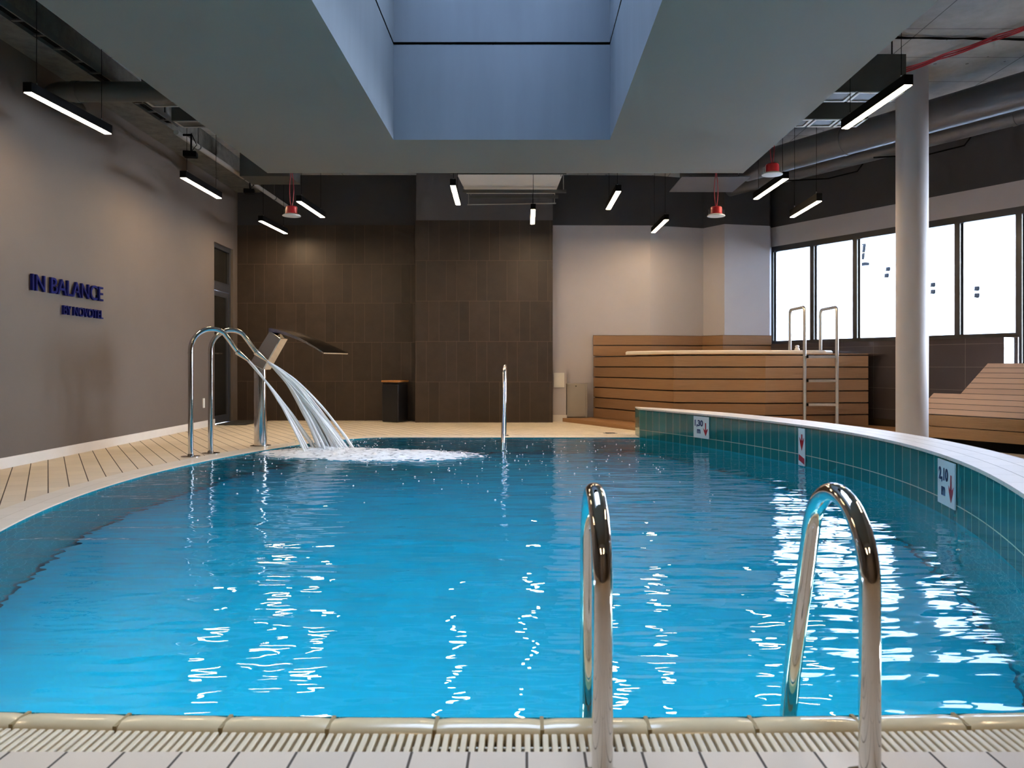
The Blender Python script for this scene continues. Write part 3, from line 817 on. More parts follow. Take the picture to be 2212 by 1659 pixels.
UNSEEN = [(-3.57, 2.9), (2.72, 2.6), (-.9, -1.9), (1.4, -1.9)]
for k, (x, y) in enumerate(UNSEEN):
    o = copy_tree(proto); o.location = (x, y, 2.8); o.rotation_euler = (0, 0, 0)
    o['label'] = 'pendant light beside or behind the viewpoint, mirrored in the chrome ladder'

def make_red():
    r = thing('red_downlight', (0, 0, 0), 'x', 'downlight', 'red downlights on cords')
    mb = MB(); mb.lathe([(.056, .022), (.062, .03), (.062, .095), (.055, .104), (.02, .106)], seg=28); mb.build('can', M['red'], r, smooth=35)
    mb = MB(); mb.lathe([(.085, -.002), (.098, 0), (.098, .006), (.075, .020), (.062, .024), (.05, .024)], seg=32); mb.build('ring', M['white'], r, smooth=35)
    for s in (-1, 1):
        mb = MB(); mb.obox((s * .066, -.012, .02), (s * .022, 0, 0), (0, .024, 0), (0, 0, .004)); mb.obox((s * .066, -.012, .02), (s * .003, 0, 0), (0, .024, 0), (0, 0, .06)); mb.obox((s * .083, -.010, .022), (s * .003, 0, 0), (0, .02, 0), (0, 0, .05))
        mb.build('spring_clip', M['steel'], r)
        mb = MB(); pts = []
        for k in range(17):
            a = k / 16; w = s * (.016 * math.sin(min(1, a * 3.) * PI) + .006); pts.append((w, .004 * s, .105 + (1.18 - .105) * a))
        mb.tube(pts, .0042, 7); mb.build('cord', M['redcord'], r, smooth=50)
    return r
rp_ = None
for (px, py, z, Y, lab) in ((630, 468, 2.47, 8.36, 'red downlight hanging by the slate wall on the left'), (1668, 380, 2.68, 7.40, 'nearest red downlight, hanging in front of the round duct'), (1547, 466, 2.50, 8.52, 'red downlight hanging before the pale corner pillar')):
    o = make_red() if rp_ is None else copy_tree(rp_)
    rp_ = rp_ or o
    o.location = ((px - VX) * Y / F, Y, z); o['label'] = lab

# ------------------------------------------------------------------ ducts and services
def ductline(name, pts, r, mat, lab, seams=()):
    s = thing(name, pts[0], lab, 'duct')
    mb = MB(); mb.tube(pts, r, 32); mb.build('tube', mat, s, smooth=40)
    for p, q in seams:
        mb = MB(); d = (Vector(q) - Vector(p)).normalized(); mb.tube([Vector(p), Vector(p) + d * .05], r + .006, 32); mb.build('seam_band', mat, s, smooth=40)
    return s
def lineat(p, y, z): return (p[0] + .622 * (p[1] - y), y, z)
P1 = (4.23, 8.11)
ductline('round_duct', [lineat(P1, 10.2, 3.46), lineat(P1, 4.2, 3.46)], .17, M['duct'], 'large round grey duct running along the window side ceiling',
         [(lineat(P1, 8.95, 3.46), lineat(P1, 4., 3.46)), (lineat(P1, 7.0, 3.46), lineat(P1, 4., 3.46))])
P2 = (4.72, 8.97)
ductline('round_duct', [lineat(P2, 11.6, 3.50), lineat(P2, 4.6, 3.50)], .10, M['duct'], 'thinner round duct behind the large one, closest to the windows', [(lineat(P2, 8.2, 3.50), lineat(P2, 4., 3.50))])
ly = 6.64
pts = [(lwx(6.9) + .12, 7.14, 3.21)] + [(-4.17 + .22 * (1 - math.cos(a)), 6.86 - .22 * math.sin(a), 3.21) for a in [PI/2 * k / 6 for k in range(7)]]
pts = pts + [(-1.3, ly, 3.21)]
ductline('round_duct', pts, .085, M['duct2'], 'horizontal duct above the nearest pendant light on the taupe wall', [((-3.9, ly, 3.21), (-1, ly, 3.21))])

def ventbox(name, x0, x1, y0, y1, z0, z1, ngr, lab, mat, flange=0.):
    s = thing(name, ((x0+x1)/2, (y0+y1)/2, z0), lab, 'duct')
    mb = MB(); mb.box((x0, y0, z0), (x1, y1, z1)); mb.build('casing', mat, s)
    if flange:
        mb = MB(); mb.box((x0 - flange, y0 - flange, z0 - .012), (x1 + flange, y1 + flange, z0 - .001)); mb.build('flange', M['duct'], s)
    for k in range(ngr):
        L = (x1 - x0) / ngr; a, b = x0 + L * k + .012, x0 + L * (k + 1) - .012
        mb = MB(); t_ = .022; zz = z0 - .008
        mb.box((a, y0 + .01, zz), (a + t_, y1 - .01, z0 - .0005)); mb.box((b - t_, y0 + .01, zz), (b, y1 - .01, z0 - .0005))
        mb.box((a + t_, y0 + .01, zz), (b - t_, y0 + .01 + t_, z0 - .0005)); mb.box((a + t_, y1 - .01 - t_, zz), (b - t_, y1 - .01, z0 - .0005))
        g = mb.build('grille', M['white'] if x0 > 0 else M['grey'], s)
    for xx in (x0 + .06, x1 - .06):
        mb = MB(); mb.tube([(xx, (y0+y1)/2, z1 - .001), (xx, (y0+y1)/2, SLAB)], .006, 8); mb.build('hanger_rod', M['black'], s)
    return s
ventbox('ventilation_box', 2.02, 3.27, 6.60, 6.86, 3.20, 3.52, 3, 'ventilation box with white grilles beside the column top', M['duct2'])
ventbox('ventilation_box', 2.5, 3.27, 7.33, 7.58, 3.20, 3.50, 3, 'second ventilation box with white grilles, behind the one at the column', M['duct2'])
ventbox('ventilation_box', -3.40, -2.1, 6.80, 6.99, 3.20, 3.50, 2, 'ventilation box behind the dropped ceiling edge on the left', M['duct2'])
ventbox('ventilation_box', -3.40, -2.1, 7.38, 7.60, 3.20, 3.50, 2, 'second ventilation box behind the dropped ceiling edge on the left', M['duct2'])
ventbox('ventilation_box', -3.55, -2.93, 9.55, 10.0, 3.20, 3.5, 0, 'square duct end near the left red downlight', M['duct2'])
ventbox('ventilation_box', 2.08, 2.70, 9.75, 10.35, 3.22, 3.6, 0, 'grey duct box with wide flange over the pale back wall', M['duct'], .12)

s = thing('cable_tray', (-3.66, 6.8, 3.3), 'dark ladder cable tray along the concrete beam', 'cable tray')
mb = MB(); mb.box((-3.73, 4.2, 3.33), (-3.717, 8.0, 3.38)); mb.build('rail', M['duct2'], s)
mb = MB(); mb.box((-3.625, 4.2, 3.33), (-3.612, 8.0, 3.38)); mb.build('rail', M['duct2'], s)
mb = MB(); y = 4.3
while y < 7.95:
    mb = MB(); mb.box((-3.717, y, 3.338), (-3.625, y + .025, 3.35)); mb.build('rung', M['duct2'], s); y += .25
mb = MB()
for k in range(5): mb.tube([(-3.705 + .016 * k, 4.2 + i * .375, 3.360 + .006 * noise.noise((k, i, 0))) for i in range(11)], .008, 6)
mb.build('cables', M['black'], s)
for yy in (5.0, 7.8):
    mb = MB(); mb.tube([(-3.66, yy, 3.34), (-3.66, yy, SLAB)], .006, 8); mb.build('hanger_rod', M['black'], s)
s = thing('conduit_pipe', (-3.66, 9.9, 3.3), 'pale straight conduit running to the slate wall on the left', 'pipe')
mb = MB(); mb.tube([(-3.66, 8.05, 3.29), (-3.66, AY - .002, 3.29)], .028, 14); mb.build('tube', M['grey'], s, smooth=40)
for yy in (8.6, 10.0, 11.2):
    mb = MB(); mb.tube([(-3.66, yy, 3.31), (-3.66, yy, SLAB)], .006, 8); mb.tube([(-3.66, yy - .01, 3.29), (-3.66, yy + .01, 3.29)], .034, 14); mb.build('hanger', M['duct2'], s)
def spot(px, py, Y, lab):
    x = (px - VX) * Y / F; z = H + (VY - py) * Y / F
    s = thing('black_spotlight', (x, Y, z), lab, 'spotlight', 'black spotlights by the conduit')
    mb = MB(); mb.obox((x - .07, Y - .05, z - .03), (.13, .03, 0), (-.02, .1, 0), (0, 0, .06)); mb.build('head', M['black'], s, bevel=.008)
    mb = MB(); mb.tube([(x, Y, z + .02), (x, Y, 3.30)], .010, 8); mb.build('stem', M['black'], s)
    mb = MB(); mb.tube([(x, Y, 3.29), (-3.63, Y, 3.29)], .012, 8); mb.build('clamp', M['black'], s)
    mb = MB(); mb.tube([(x, Y, z + .025), (x + .06, Y, z + .10), (x + .05, Y, 3.2), (x, Y, 3.31)], .004, 6); mb.build('cable', M['black'], s)
spot(413, 333, 8.15, 'black spotlight hanging above the middle pendant light')
spot(540, 413, 10.1, 'small black spotlight hanging further along the conduit')

mb = MB()
for k in range(3):
    a, b = G(1952, 149, 3.73), G(2240, 46, 3.73)
    pts = []
    for i in range(25):
        tt = i / 24; pts.append((a[0] + (b[0]-a[0]) * tt * 1.6 + .012 * k, a[1] + (b[1]-a[1]) * tt * 1.6, 3.736 - .012 * k - .012 * abs(math.sin(tt * 14 + k * .4))))
    mb.tube(pts, .007, 7)
tag(mb.build('red_cable', M['redcord'], smooth=50), 'bundle of red cables crossing the concrete slab', 'cable')
mb = MB()
a, b = G(1935, 80, 3.755), G(2230, 84, 3.755)
for k in range(2): mb.tube([(a[0] + (b[0]-a[0]) * i / 12, a[1] + (b[1]-a[1]) * i / 12 + .012 * k, 3.757 - .008 * abs(math.sin(i * .9 + k))) for i in range(13)], .007, 7)
tag(mb.build('black_cable', M['black'], smooth=50), 'black cable running straight across the slab by the column', 'cable')
mb = MB()
for s0 in (3.0, 1.6):
    mb = MB()
    q = [W0 + U * (s0 + du) + NIN * of for of, du in ((1.05, -.5), (.87, -.3), (.70, 0.), (.50, .3), (.42, .4))]
    mb.tube([(p.x, p.y, z) for p, z in zip(q, (3.385, 3.38, 3.36, 3.42, 3.60))] + [(q[-1].x, q[-1].y, SLAB - .004)], .009, 8)
    tag(mb.build('sagging_cable', M['black'], smooth=50), 'sagging black cable below the thinner round duct, %s' % ('right of the column' if s0 > 2 else 'left of the column'), 'cable')

s = thing('air_diffuser', (-.2, 10.4, 3.3), 'suspended pale air diffuser panel with rails before the slate block', 'air diffuser')
mb = MB(); mb.prism([(-.88, 9.85), (.48, 9.85), (.42, 10.98), (-.84, 10.98)], 3.30, 3.42); mb.build('panel', M['white'], s)
for yy, z, x0, x1 in ((9.74, 3.29, -.95, .52), (10.54, 3.235, -.86, .56), (11.0, 3.26, -.80, .47)):
    mb = MB(); mb.box((x0, yy - .02, z - .02), (x1, yy + .02, z + .02)); mb.build('rail', M['duct2'], s)
mb = MB(); mb.tube([(-.84, 11.1, 3.17), (.44, 11.1, 3.19)], .009, 8); mb.build('thin_rod', M['grey'], s)
for x0, yy in ((-.86, 9.74), (.45, 9.74), (.52, 10.54), (-.85, 10.54), (.42, 11.0), (-.78, 11.0)):
    mb = MB(); mb.tube([(x0, yy, 3.24), (x0, yy, SLAB)], .006, 8); mb.build('hanger_rod', M['grey'], s)
for x0 in (.42, -.82):
    mb = MB(); mb.tube([(x0, 11.1, 3.18), (x0, 11.1, SLAB)], .005, 8); mb.build('hanger_rod', M['grey'], s)

# ------------------------------------------------------------------ lettering on the left wall
s = thing('wall_lettering', (lwx(7.2), 7.2, 1.4), 'dark blue raised lettering on the taupe wall', 'wall sign')
tx = Vector((-.0272, 1, 0)).normalized(); nz = Vector((1, .0272, 0)).normalized()
def wl(y, z): return Vector((lwx(y), y, z)) + nz * .012
for body, y0, y1, z, hh, nm in (('IN BALANCE', 6.62, 7.79, 1.496, .150, 'upper_lettering'), ('BY NOVOTEL', 7.09, 7.79, 1.318, .088, 'lower_lettering')):
    tmp, wd = text_mesh(body, hh, s, nm, M['blue'], wl(y0, z), tx, Vector((0, 0, 1)), nz, .022, bold=.004)
    k = (y1 - y0) / wd
    bpy.data.objects.remove(tmp)
    for q, word in enumerate(body.split()):              # each word stands free on the wall
        tmp, ww = text_mesh(word, hh, s, nm, M['blue'], wl(y0, z), tx, Vector((0, 0, 1)), nz, .022, bold=.004)
        bpy.data.objects.remove(tmp)
        text_mesh(word, hh, s, nm, M['blue'], wl(y0 if q == 0 else y1 - ww * k, z), tx, Vector((0, 0, 1)), nz, .022, xs=k, bold=.004)
mb = MB()
for y in (6.7, 6.95, 7.2, 7.45, 7.7):
    for z in (1.53, 1.36):
        if z < 1.4 and y < 7.15: continue
        p = wl(y, z); mb.obox(p - nz * .0125, tx * .008, Vector((0, 0, .02)), nz * .014)
mb.build('spacer', M['black'], s)

# ------------------------------------------------------------------ near ladder
def arc3(cy, cz, r, a0, a1, n, x): return [(x, cy + r * math.cos(a0 + (a1 - a0) * k / n), cz + r * math.sin(a0 + (a1 - a0) * k / n)) for k in range(n + 1)]
s = thing('pool_ladder', (.43, 1.56, 0), 'chrome ladder handrails in the foreground at the near pool edge', 'ladder')
def rail_path(x0, x1):
    yf, zb, r = 1.562, .392, .165
    up = [(x0, yf, z) for z in (.012, .1, .2, .3)]
    pts = arc3(yf + r, zb, r, PI, PI * .06, 22, x0)
    y_, z_ = pts[-1][1], pts[-1][2]
    yb, zw = 1.975, -1.15
    dn = []
    for k in range(1, 14):
        a = k / 13; z = z_ + (zw - z_) * a; yy = y_ + (1.965 - y_) * min(1., (z_ - z) / (z_ + .02))
        dn.append((x0 + (x1 - x0) * min(1., (z_ - z) / (z_ + .02)), yy, z))
    return up + pts + dn
for x0, x1 in ((.1565, .160), (.700, .672)):
    mb = MB(); mb.tube(rail_path(x0, x1), .0215, 28); mb.build('handrail', M['chrome'], s, smooth=60)
    mb = MB(); mb.lathe([(.045, .003), (.045, .009), (.030, .016), (.0216, .020)], (x0, 1.562, 0), 28); mb.build('base_flange', M['chrome'], s, smooth=35)
for z in (-.32, -.62, -.92):
    mb = MB(); mb.box((.165, 1.93, z), (.668, 2.01, z + .03)); mb.build('step', M['brushed'], s, bevel=.006)

# far handrail
s = thing('pool_handrail', (-.245, 9.2, 0), 'slim steel handrail at the far pool edge before the slate block', 'handrail')
x0 = -.245; r = .20
pts = [(x0, 9.22, z) for z in (.004, .2, .4, .6)] + arc3(9.22 - .16, .69, .16, 0, PI * .86, 16, x0)
q = pts[-1]
pts += [(x0 - .008 * k / 8, q[1] + (8.30 - q[1]) * k / 8, q[2] + (-.55 - q[2]) * k / 8) for k in range(1, 9)]
mb = MB(); mb.tube(pts, .0215, 18); mb.build('rail', M['steel'], s, smooth=60)
mb = MB(); mb.lathe([(.05, .001), (.05, .008), (.024, .014)], (x0, 9.22, 0), 24); mb.build('base_flange', M['steel'], s, smooth=35)

# ------------------------------------------------------------------ swan neck fountains
def swan(base, land, lab):
    b = Vector((*base, 0)); d = Vector((land[0] - base[0], land[1] - base[1], 0)); d.normalize()
    s = thing('swan_neck_spout', (*base, 0), lab, 'fountain', 'swan neck fountain spouts')
    def P(t, z): return b + d * t + Vector((0, 0, z))
    prof = [(0, .01), (0, .3), (0, .6), (0, .9), (0, .96)]
    cx_, cz_, r_ = .185, .985, .185
    for k in range(0, 19):
        a = PI - k / 18 * PI * .70; prof.append((cx_ + r_ * math.cos(a), cz_ + r_ * 1.09 * math.sin(a)))
    t1, z1 = prof[-1]; 
    for k in range(1, 4): prof.append((t1 + (.415 - t1) * k / 3, z1 + (.975 - z1) * k / 3))
    mb = MB(); mb.tube([P(t, z) for t, z in prof], .0235, 22); mb.build('pipe', M['steel'], s, smooth=60)
    A, B = P(.405, .984), P(.517, .888); ax = (B - A).normalized(); sd = Vector((-d.y, d.x, 0)); nn = ax.cross(sd)
    mb = MB(); vs = []; k = 16
    for c, (w1, w2) in zip((A, A + ax * .012, A + ax * .03, B), ((.026, .026), (.031, .031), (.030, .027), (.043, .010))):
        for i in range(k):
            a = 2 * PI * i / k; vs.append(c + sd * w1 * math.cos(a) + nn * w2 * math.sin(a))
    fs = [(r * k + i, r * k + (i+1) % k, (r+1) * k + (i+1) % k, (r+1) * k + i) for r in range(3) for i in range(k)] + [tuple(range(k))[::-1], tuple(3*k + i for i in range(k))]
    mb.raw(vs, fs); mb.build('nozzle', M['steel'], s, smooth=40)
    mb = MB(); mb.lathe([(.024, .955), (.0265, .955), (.0265, .968), (.024, .968)], (*base, 0), 22); mb.build('joint_ring', M['steel'], s, smooth=30)
    mb = MB(); mb.lathe([(.085, .001), (.085, .008), (.03, .012), (.025, .03)], (*base, 0), 28); mb.build('base_flange', M['steel'], s, smooth=30)
    return B, d, sd
b1, l1 = G(412, 987), G(664, 972)
b2, l2 = G(455, 980), G(716, 968)
J1 = swan(b1, l1, 'left swan neck spout pouring thin separate jets')
J2 = swan(b2, l2, 'right swan neck spout pouring a broad white spray')
def stream(B, d, sd, land, side0, side1, r0, r1, along=0., sl=1.12, seed=0, n=26, wob=.004):
    L = math.hypot(land[0] - B.x, land[1] - B.y) + along; z0 = B.z
    bb = (z0 - WZ - sl * L) / (L * L)
    pts, rad = [], []
    for k in range(n + 1):
        a = k / n; t = L * a
        p = B + d * t + sd * (side0 + (side1 - side0) * a ** .7) + Vector((0, 0, -sl * t - bb * t * t))
        p += Vector((noise.noise((seed, a * 6, 0)), noise.noise((seed, a * 6, 5)), noise.noise((seed, a * 6, 9)))) * wob * a * 2
        pts.append(p); rad.append((r0 + (r1 - r0) * a) * (1 + .25 * noise.noise((seed + 3, a * 9, 1))))
    return pts, rad
def jets(name, specs, B, d, sd, land, mat, lab):
    mb = MB()
    for i, (s0, s1, r0, r1, al, sl) in enumerate(specs):
        P, R = stream(B, d, sd, land, s0, s1, r0, r1, al, sl, seed=i * 1.7 + len(specs))
        seg = 8; b0 = len(mb.v); mb.tube(P, R, seg, caps=True)
        nf = (len(P) - 1) * seg
        for q in range(nf):
            r_, k = divmod(q, seg)
            mb.uv[-(nf + 2) + q] = [(k / seg, r_ / 26 + i), ((k+1) / seg, r_ / 26 + i), ((k+1) / seg, (r_+1) / 26 + i), (k / seg, (r_+1) / 26 + i)]
    return tag(mb.build(name, mat, smooth=80), lab, 'water', kind='stuff')
rnd = random.Random(3)
j1 = [(-.024, -.085, .009, .012, -.05, 1.15), (-.016, -.05, .006, .009, -.02, 1.12), (.004, .005, .008, .013, .02, 1.1), (.028, .07, .010, .015, .09, 1.08), (.020, .10, .006, .009, .13, 1.05)]
jets('water_jet', j1, *J1, l1, M['jet'], 'thin jets of water falling from the left swan neck spout')
j2 = [(rnd.uniform(-.036, .036), rnd.gauss(.0, .060), rnd.uniform(.005, .010), rnd.uniform(.008, .020), rnd.gauss(.03, .07), rnd.uniform(.55, 1.0)) for k in range(64)]
jets('water_spray', j2, *J2, l2, M['spray'], 'broad white spray of water falling from the right swan neck spout')

# foam where the water lands
mb = MB(); NXF, NYF = 170, 90
fx0, fx1, fy0, fy1 = -2.75, -.15, 6.65, 8.35
def foamh(x, y):
    e = max(0., 1 - math.hypot((x + 1.50) / 1.30, (y - 7.36 - .22 * (-1.6 - x) * .5) / .62))
    d = math.exp(-((x + 2.02) ** 2 / .10 + (y - 7.74) ** 2 / .035))
    k = e + d * .7
    nz_ = noise.noise((x * 9, y * 14, 0)) * .5 + noise.noise((x * 21, y * 30, 3)) * .35 + .25
    return k, nz_
idx = {}; vs = []; fs = []
for j in range(NYF):
    for i in range(NXF):
        x = fx0 + (fx1 - fx0) * i / (NXF - 1); y = fy0 + (fy1 - fy0) * j / (NYF - 1)
        k, nz_ = foamh(x, y)
        if k * 1.5 + nz_ * .75 > .42 and k > .02:
            idx[i, j] = len(vs); vs.append((x, y, WZ + .006 + wave(x, y) + max(0, nz_) * .055 * min(1, k)))
for j in range(NYF - 1):
    for i in range(NXF - 1):
        q = [idx.get(c) for c in ((i, j), (i+1, j), (i+1, j+1), (i, j+1))]
        if None not in q: fs.append(tuple(q))
mb.raw(vs, fs)
ico = [(0, 0, 1), (.894, 0, .447), (.276, .851, .447), (-.724, .526, .447), (-.724, -.526, .447), (.276, -.851, .447), (.724, .526, -.447), (-.276, .851, -.447), (-.894, 0, -.447), (-.276, -.851, -.447), (.724, -.526, -.447), (0, 0, -1)]
icf = [(0,1,2),(0,2,3),(0,3,4),(0,4,5),(0,5,1),(1,6,2),(2,7,3),(3,8,4),(4,9,5),(5,10,1),(2,6,7),(3,7,8),(4,8,9),(5,9,10),(1,10,6),(6,11,7),(7,11,8),(8,11,9),(9,11,10),(10,11,6)]
def drop(p, r): mb.raw([(p[0] + a * r, p[1] + b * r, p[2] + c * r) for a, b, c in ico], icf)
for k in range(240):
    x = rnd.gauss(-1.9, .20); y = rnd.gauss(7.75, .13); drop((x, y, WZ + abs(rnd.gauss(.01, .06))), rnd.uniform(.002, .006))
for k in range(300):
    x = rnd.uniform(-2.6, 1.3); y = rnd.gauss(7.0, 1.1)
    if y > 8.8 or y < 4.2: continue
    drop((x, y, WZ + wave(x, y)), rnd.uniform(.003, .008))
tag(mb.build('splash_foam', M['foam'], smooth=180), 'white splashing foam spreading where the spout water lands', 'foam', kind='stuff')

# ------------------------------------------------------------------ blade fountain
bx, by = G(563, 964)
s = thing('blade_fountain', (bx, by, 0), 'steel post fountain with a wide curved blade spout', 'fountain')
mb = MB(); mb.lathe([(.066, .004), (.066, .83), (.06, .835)], (bx, by, 0), 36); mb.build('post', M['steel'], s, smooth=30)
mb = MB(); mb.lathe([(.105, .001), (.105, .010), (.068, .014)], (bx, by, 0), 36); mb.build('base_flange', M['steel'], s, smooth=30)
d = Vector((.96, -.27, 0)).normalized(); e = Vector((-d.y, d.x, 0)); up = Vector((0, 0, 1)); o = Vector((bx, by, 0))
def Q(t, w, z): return o + d * t + e * w + up * z
mb = MB()
vs = []
for (t0, z0_, t1_, z1_) in ((-.085, .87, .075, .80), (.155, 1.205, .285, 1.125)):
    vs += [Q(t0, -.068, z0_), Q(t1_, -.068, z1_), Q(t1_, .068, z1_), Q(t0, .068, z0_)]
mb.raw(vs, [(0,1,2,3), (7,6,5,4), (0,4,5,1), (1,5,6,2), (2,6,7,3), (3,7,4,0)]); mb.build('arm', M['steel'], s, bevel=.006)
mb = MB(); n = 18; vs = []
for k in range(n + 1):
    a = k / n; t_ = .145 + .74 * a; zt = 1.232 - .055 * a - .205 * a ** 1.7; w = .070 + .17 * a; th = .030 * (1 - a) + .012
    tn = Vector((.74, .055 + .205 * 1.7 * max(a, .01) ** .7)).normalized()
    dx, dz = -tn.y * th, -tn.x * th
    vs += [Q(t_, -w, zt), Q(t_, w, zt), Q(t_ + dx, w, zt + dz), Q(t_ + dx, -w, zt + dz)]
fs = [(k*4 + i, k*4 + (i+1) % 4, k*4 + 4 + (i+1) % 4, k*4 + 4 + i) for k in range(n) for i in range(4)] + [(3,2,1,0), tuple(n*4 + i for i in range(4))]
mb.raw(vs, fs); mb.build('blade', M['steel'], s, smooth=40)

# ------------------------------------------------------------------ hot tub corner
DKZ = .055
mb = MB(); pts = [(.50, 11.70), (1.36, 10.14), (1.90, 9.16), (4.2, 9.16), (5.0, 9.16), (5.22, 9.10), wp(.3, .31), (3.5, 11.6), (3.02, 11.6), (2.8, 11.9), (1.95, 11.72), (.52, 11.74)]
vs = [(x, y) for x, y in pts]
n = len(vs)
top = [(x, y, DKZ) for x, y in vs]
rot = lambda x, y: (x * .528 - y * .849, x * .849 + y * .528)
mb.face(top if sum(vs[i][0]*vs[(i+1) % n][1] - vs[(i+1) % n][0]*vs[i][1] for i in range(n)) > 0 else top[::-1], [rot(x, y) for x, y in (vs if sum(vs[i][0]*vs[(i+1) % n][1] - vs[(i+1) % n][0]*vs[i][1] for i in range(n)) > 0 else vs[::-1])])
for i in range(4):
    vquad(mb, vs[i], vs[i+1], 0.0, DKZ)
    mb.uv[-1] = [(0, .02), (1, .02), (1, .07), (0, .07)]
tag(mb.build('wood_platform', M['wooddeck']), 'low brown wooden platform under the hot tub', 'platform')

TBZ = 1.0
tp = [(1.04, 11.75), (1.93, 10.02), (3.06, 9.80), (4.475, 10.03)]
s = thing('hot_tub', (2.6, 10.8, DKZ), 'raised hot tub clad in horizontal brown composite boards', 'hot tub')
for a, b in zip(tp, tp[1:]):
    mb = MB(); L = math.dist(a, b); dv = (Vector(b) - Vector(a)).normalized(); nv = Vector((dv.y, -dv.x))
    k = 6; z = DKZ + .004; hgt = (TBZ - .012 - z) / k
    ai, bi = Vector(a) - nv * .03, Vector(b) - nv * .03
    mb.face([(*ai, DKZ), (*bi, DKZ), (*bi, TBZ - .02), (*ai, TBZ - .02)], [(0, .001)] * 4)
    for q in range(k):
        za, zb = z + hgt * q, z + hgt * (q + 1) - .016
        mb.raw([(*a, za), (*b, za), (*b, zb), (*a, zb), (*ai, za), (*bi, za), (*bi, zb), (*ai, zb)], [(0,1,2,3), (3,2,6,7), (4,5,1,0), (0,3,7,4), (1,5,6,2)], 0,
               [[(0, .155*q + .02), (L, .155*q + .02), (L, .155*q + .15), (0, .155*q + .15)]] + [[(0, .155*q + .05)] * 4] * 4)
    mb.build('cladding', M['wood'], s)
mb = MB(); op = tp + [(4.68, 10.06), (3.66, 11.62), (3.56, 11.72), (3.03, 11.60), (2.77, 11.90), (1.95, 11.73)]
rim_o = [(1.44, 11.05), (1.50, 10.95), (2.04, 10.32), (2.99, 10.12), (4.02, 10.28), (4.16, 10.40), (3.72, 11.30), (3.0, 11.55), (1.7, 11.58)]
cen = Vector((2.78, 10.9))
rim_i = [tuple(cen + (Vector(p) - cen) * .84) for p in rim_o]
tr_ = tessellate_polygon([[Vector((*p, 0)) for p in op], [Vector((*p, 0)) for p in rim_i]]); al = op + rim_i
for f in tr_:
    p = [al[i] for i in f]
    if (p[1][0]-p[0][0])*(p[2][1]-p[0][1]) - (p[2][0]-p[0][0])*(p[1][1]-p[0][1]) < 0: p = p[::-1]
    mb.face([(*q, TBZ) for q in p], [(q[0], q[1]) for q in p])
for a, b in zip(tp, tp[1:]): vquad(mb, a, b, TBZ - .012, TBZ); mb.uv[-1] = [(0, .03), (1, .03), (1, .05), (0, .05)]
mb.build('top_deck', M['wooddeck'], s)
mb = MB(); k = len(rim_o); rows_ = []
for pts_, z in ((rim_o, TBZ + .001), (rim_o, TBZ + .034), ([tuple(cen + (Vector(p) - cen) * .985) for p in rim_o], TBZ + .05), ([tuple(cen + (Vector(p) - cen) * .86) for p in rim_o], TBZ + .05), (rim_i, TBZ + .03), (rim_i, TBZ - .35)):
    rows_.append([(*p, z) for p in pts_])
vs = [p for r_ in rows_ for p in r_]
fs = [(r_*k + i, r_*k + (i+1) % k, (r_+1)*k + (i+1) % k, (r_+1)*k + i) for r_ in range(len(rows_) - 1) for i in range(k)]
mb.raw(vs, fs); mb.face([(*p, TBZ - .35) for p in rim_i]); mb.build('rim', M['rim'], s, smooth=25)
mb = MB(); mb.face([(*p, TBZ - .06) for p in rim_i]); mb.build('tub_water', M['water'], s)
mb = MB(); mb.lathe([(.035, 0), (.035, .02), (.022, .045), (.030, .06), (.012, .075)], (3.66, 10.35, TBZ + .045), 20); mb.build('control_knob', M['rim'], s, smooth=40)

s = thing('wall_cladding', (2.4, 11.7, TBZ), 'two board high brown cladding on the wall behind the hot tub', 'cladding')
off = .03
wpts = [(1.04, 11.80 - off), (1.92 + .01, 11.82 - off), (2.79 - .02, 12.06 - off), (3.03 - .028, 11.70 - off * .6), (3.77 + .02, 11.86 - off)]
mb = MB(); u = 0
for a, b in zip(wpts, wpts[1:]):
    L = math.dist(a, b)
    for q in range(2):
        za, zb = TBZ + .004 + .158 * q, TBZ + .004 + .158 * q + .143
        mb.face([(*a, za), (*b, za), (*b, zb), (*a, zb)], [(u, .155*q + .02), (u + L, .155*q + .02), (u + L, .155*q + .15), (u, .155*q + .15)])
        bk = Vector((0, .022)); a2, b2_ = Vector(a) + bk, Vector(b) + bk
        mb.face([(*a, zb), (*b, zb), (*b2_, zb), (*a2, zb)], [(0, .05)] * 4)
    mb.face([(a[0], a[1] + .012, TBZ), (b[0], b[1] + .012, TBZ), (b[0], b[1] + .012, TBZ + .31), (a[0], a[1] + .012, TBZ + .31)], [(0, .001)] * 4)
    u += L
mb.face([(1.04, 11.80 - off, TBZ), (1.04, 11.799, TBZ), (1.04, 11.799, TBZ + .312), (1.04, 11.80 - off, TBZ + .312)][::-1], [(0, .05)] * 4)
mb.build('boards', M['wood'], s)

s = thing('tub_ladder', (3.72, 9.7, DKZ), 'brushed steel ladder leaning up to the hot tub', 'ladder')
def rrect(x):
    y0, y1, zt, r_ = 9.70, 10.24, 1.585, .06
    p = [(x, y0, z) for z in (DKZ + .004, .4, .8, 1.2)]
    p += [(x, y0 + r_ - r_ * math.cos(a), zt - r_ + r_ * math.sin(a)) for a in [PI/2 * k / 8 for k in range(9)]]
    p += [(x, y1 - r_ + r_ * math.sin(a), zt - r_ + r_ * math.cos(a)) for a in [PI/2 * k / 8 for k in range(9)]]
    p += [(x, y1, 1.2), (x, y1, TBZ + .053)]
    return p
for x in (3.525, 3.932):
    mb = MB(); mb.tube(rrect(x), .021, 16); st_ = mb.build('stringer', M['brushed'], s, smooth=60)
    mb = MB(); mb.lathe([(.045, .001), (.045, .008), (.022, .012)], (x, 9.70, DKZ), 20); mb.build('foot_flange', M['brushed'], st_, smooth=30)
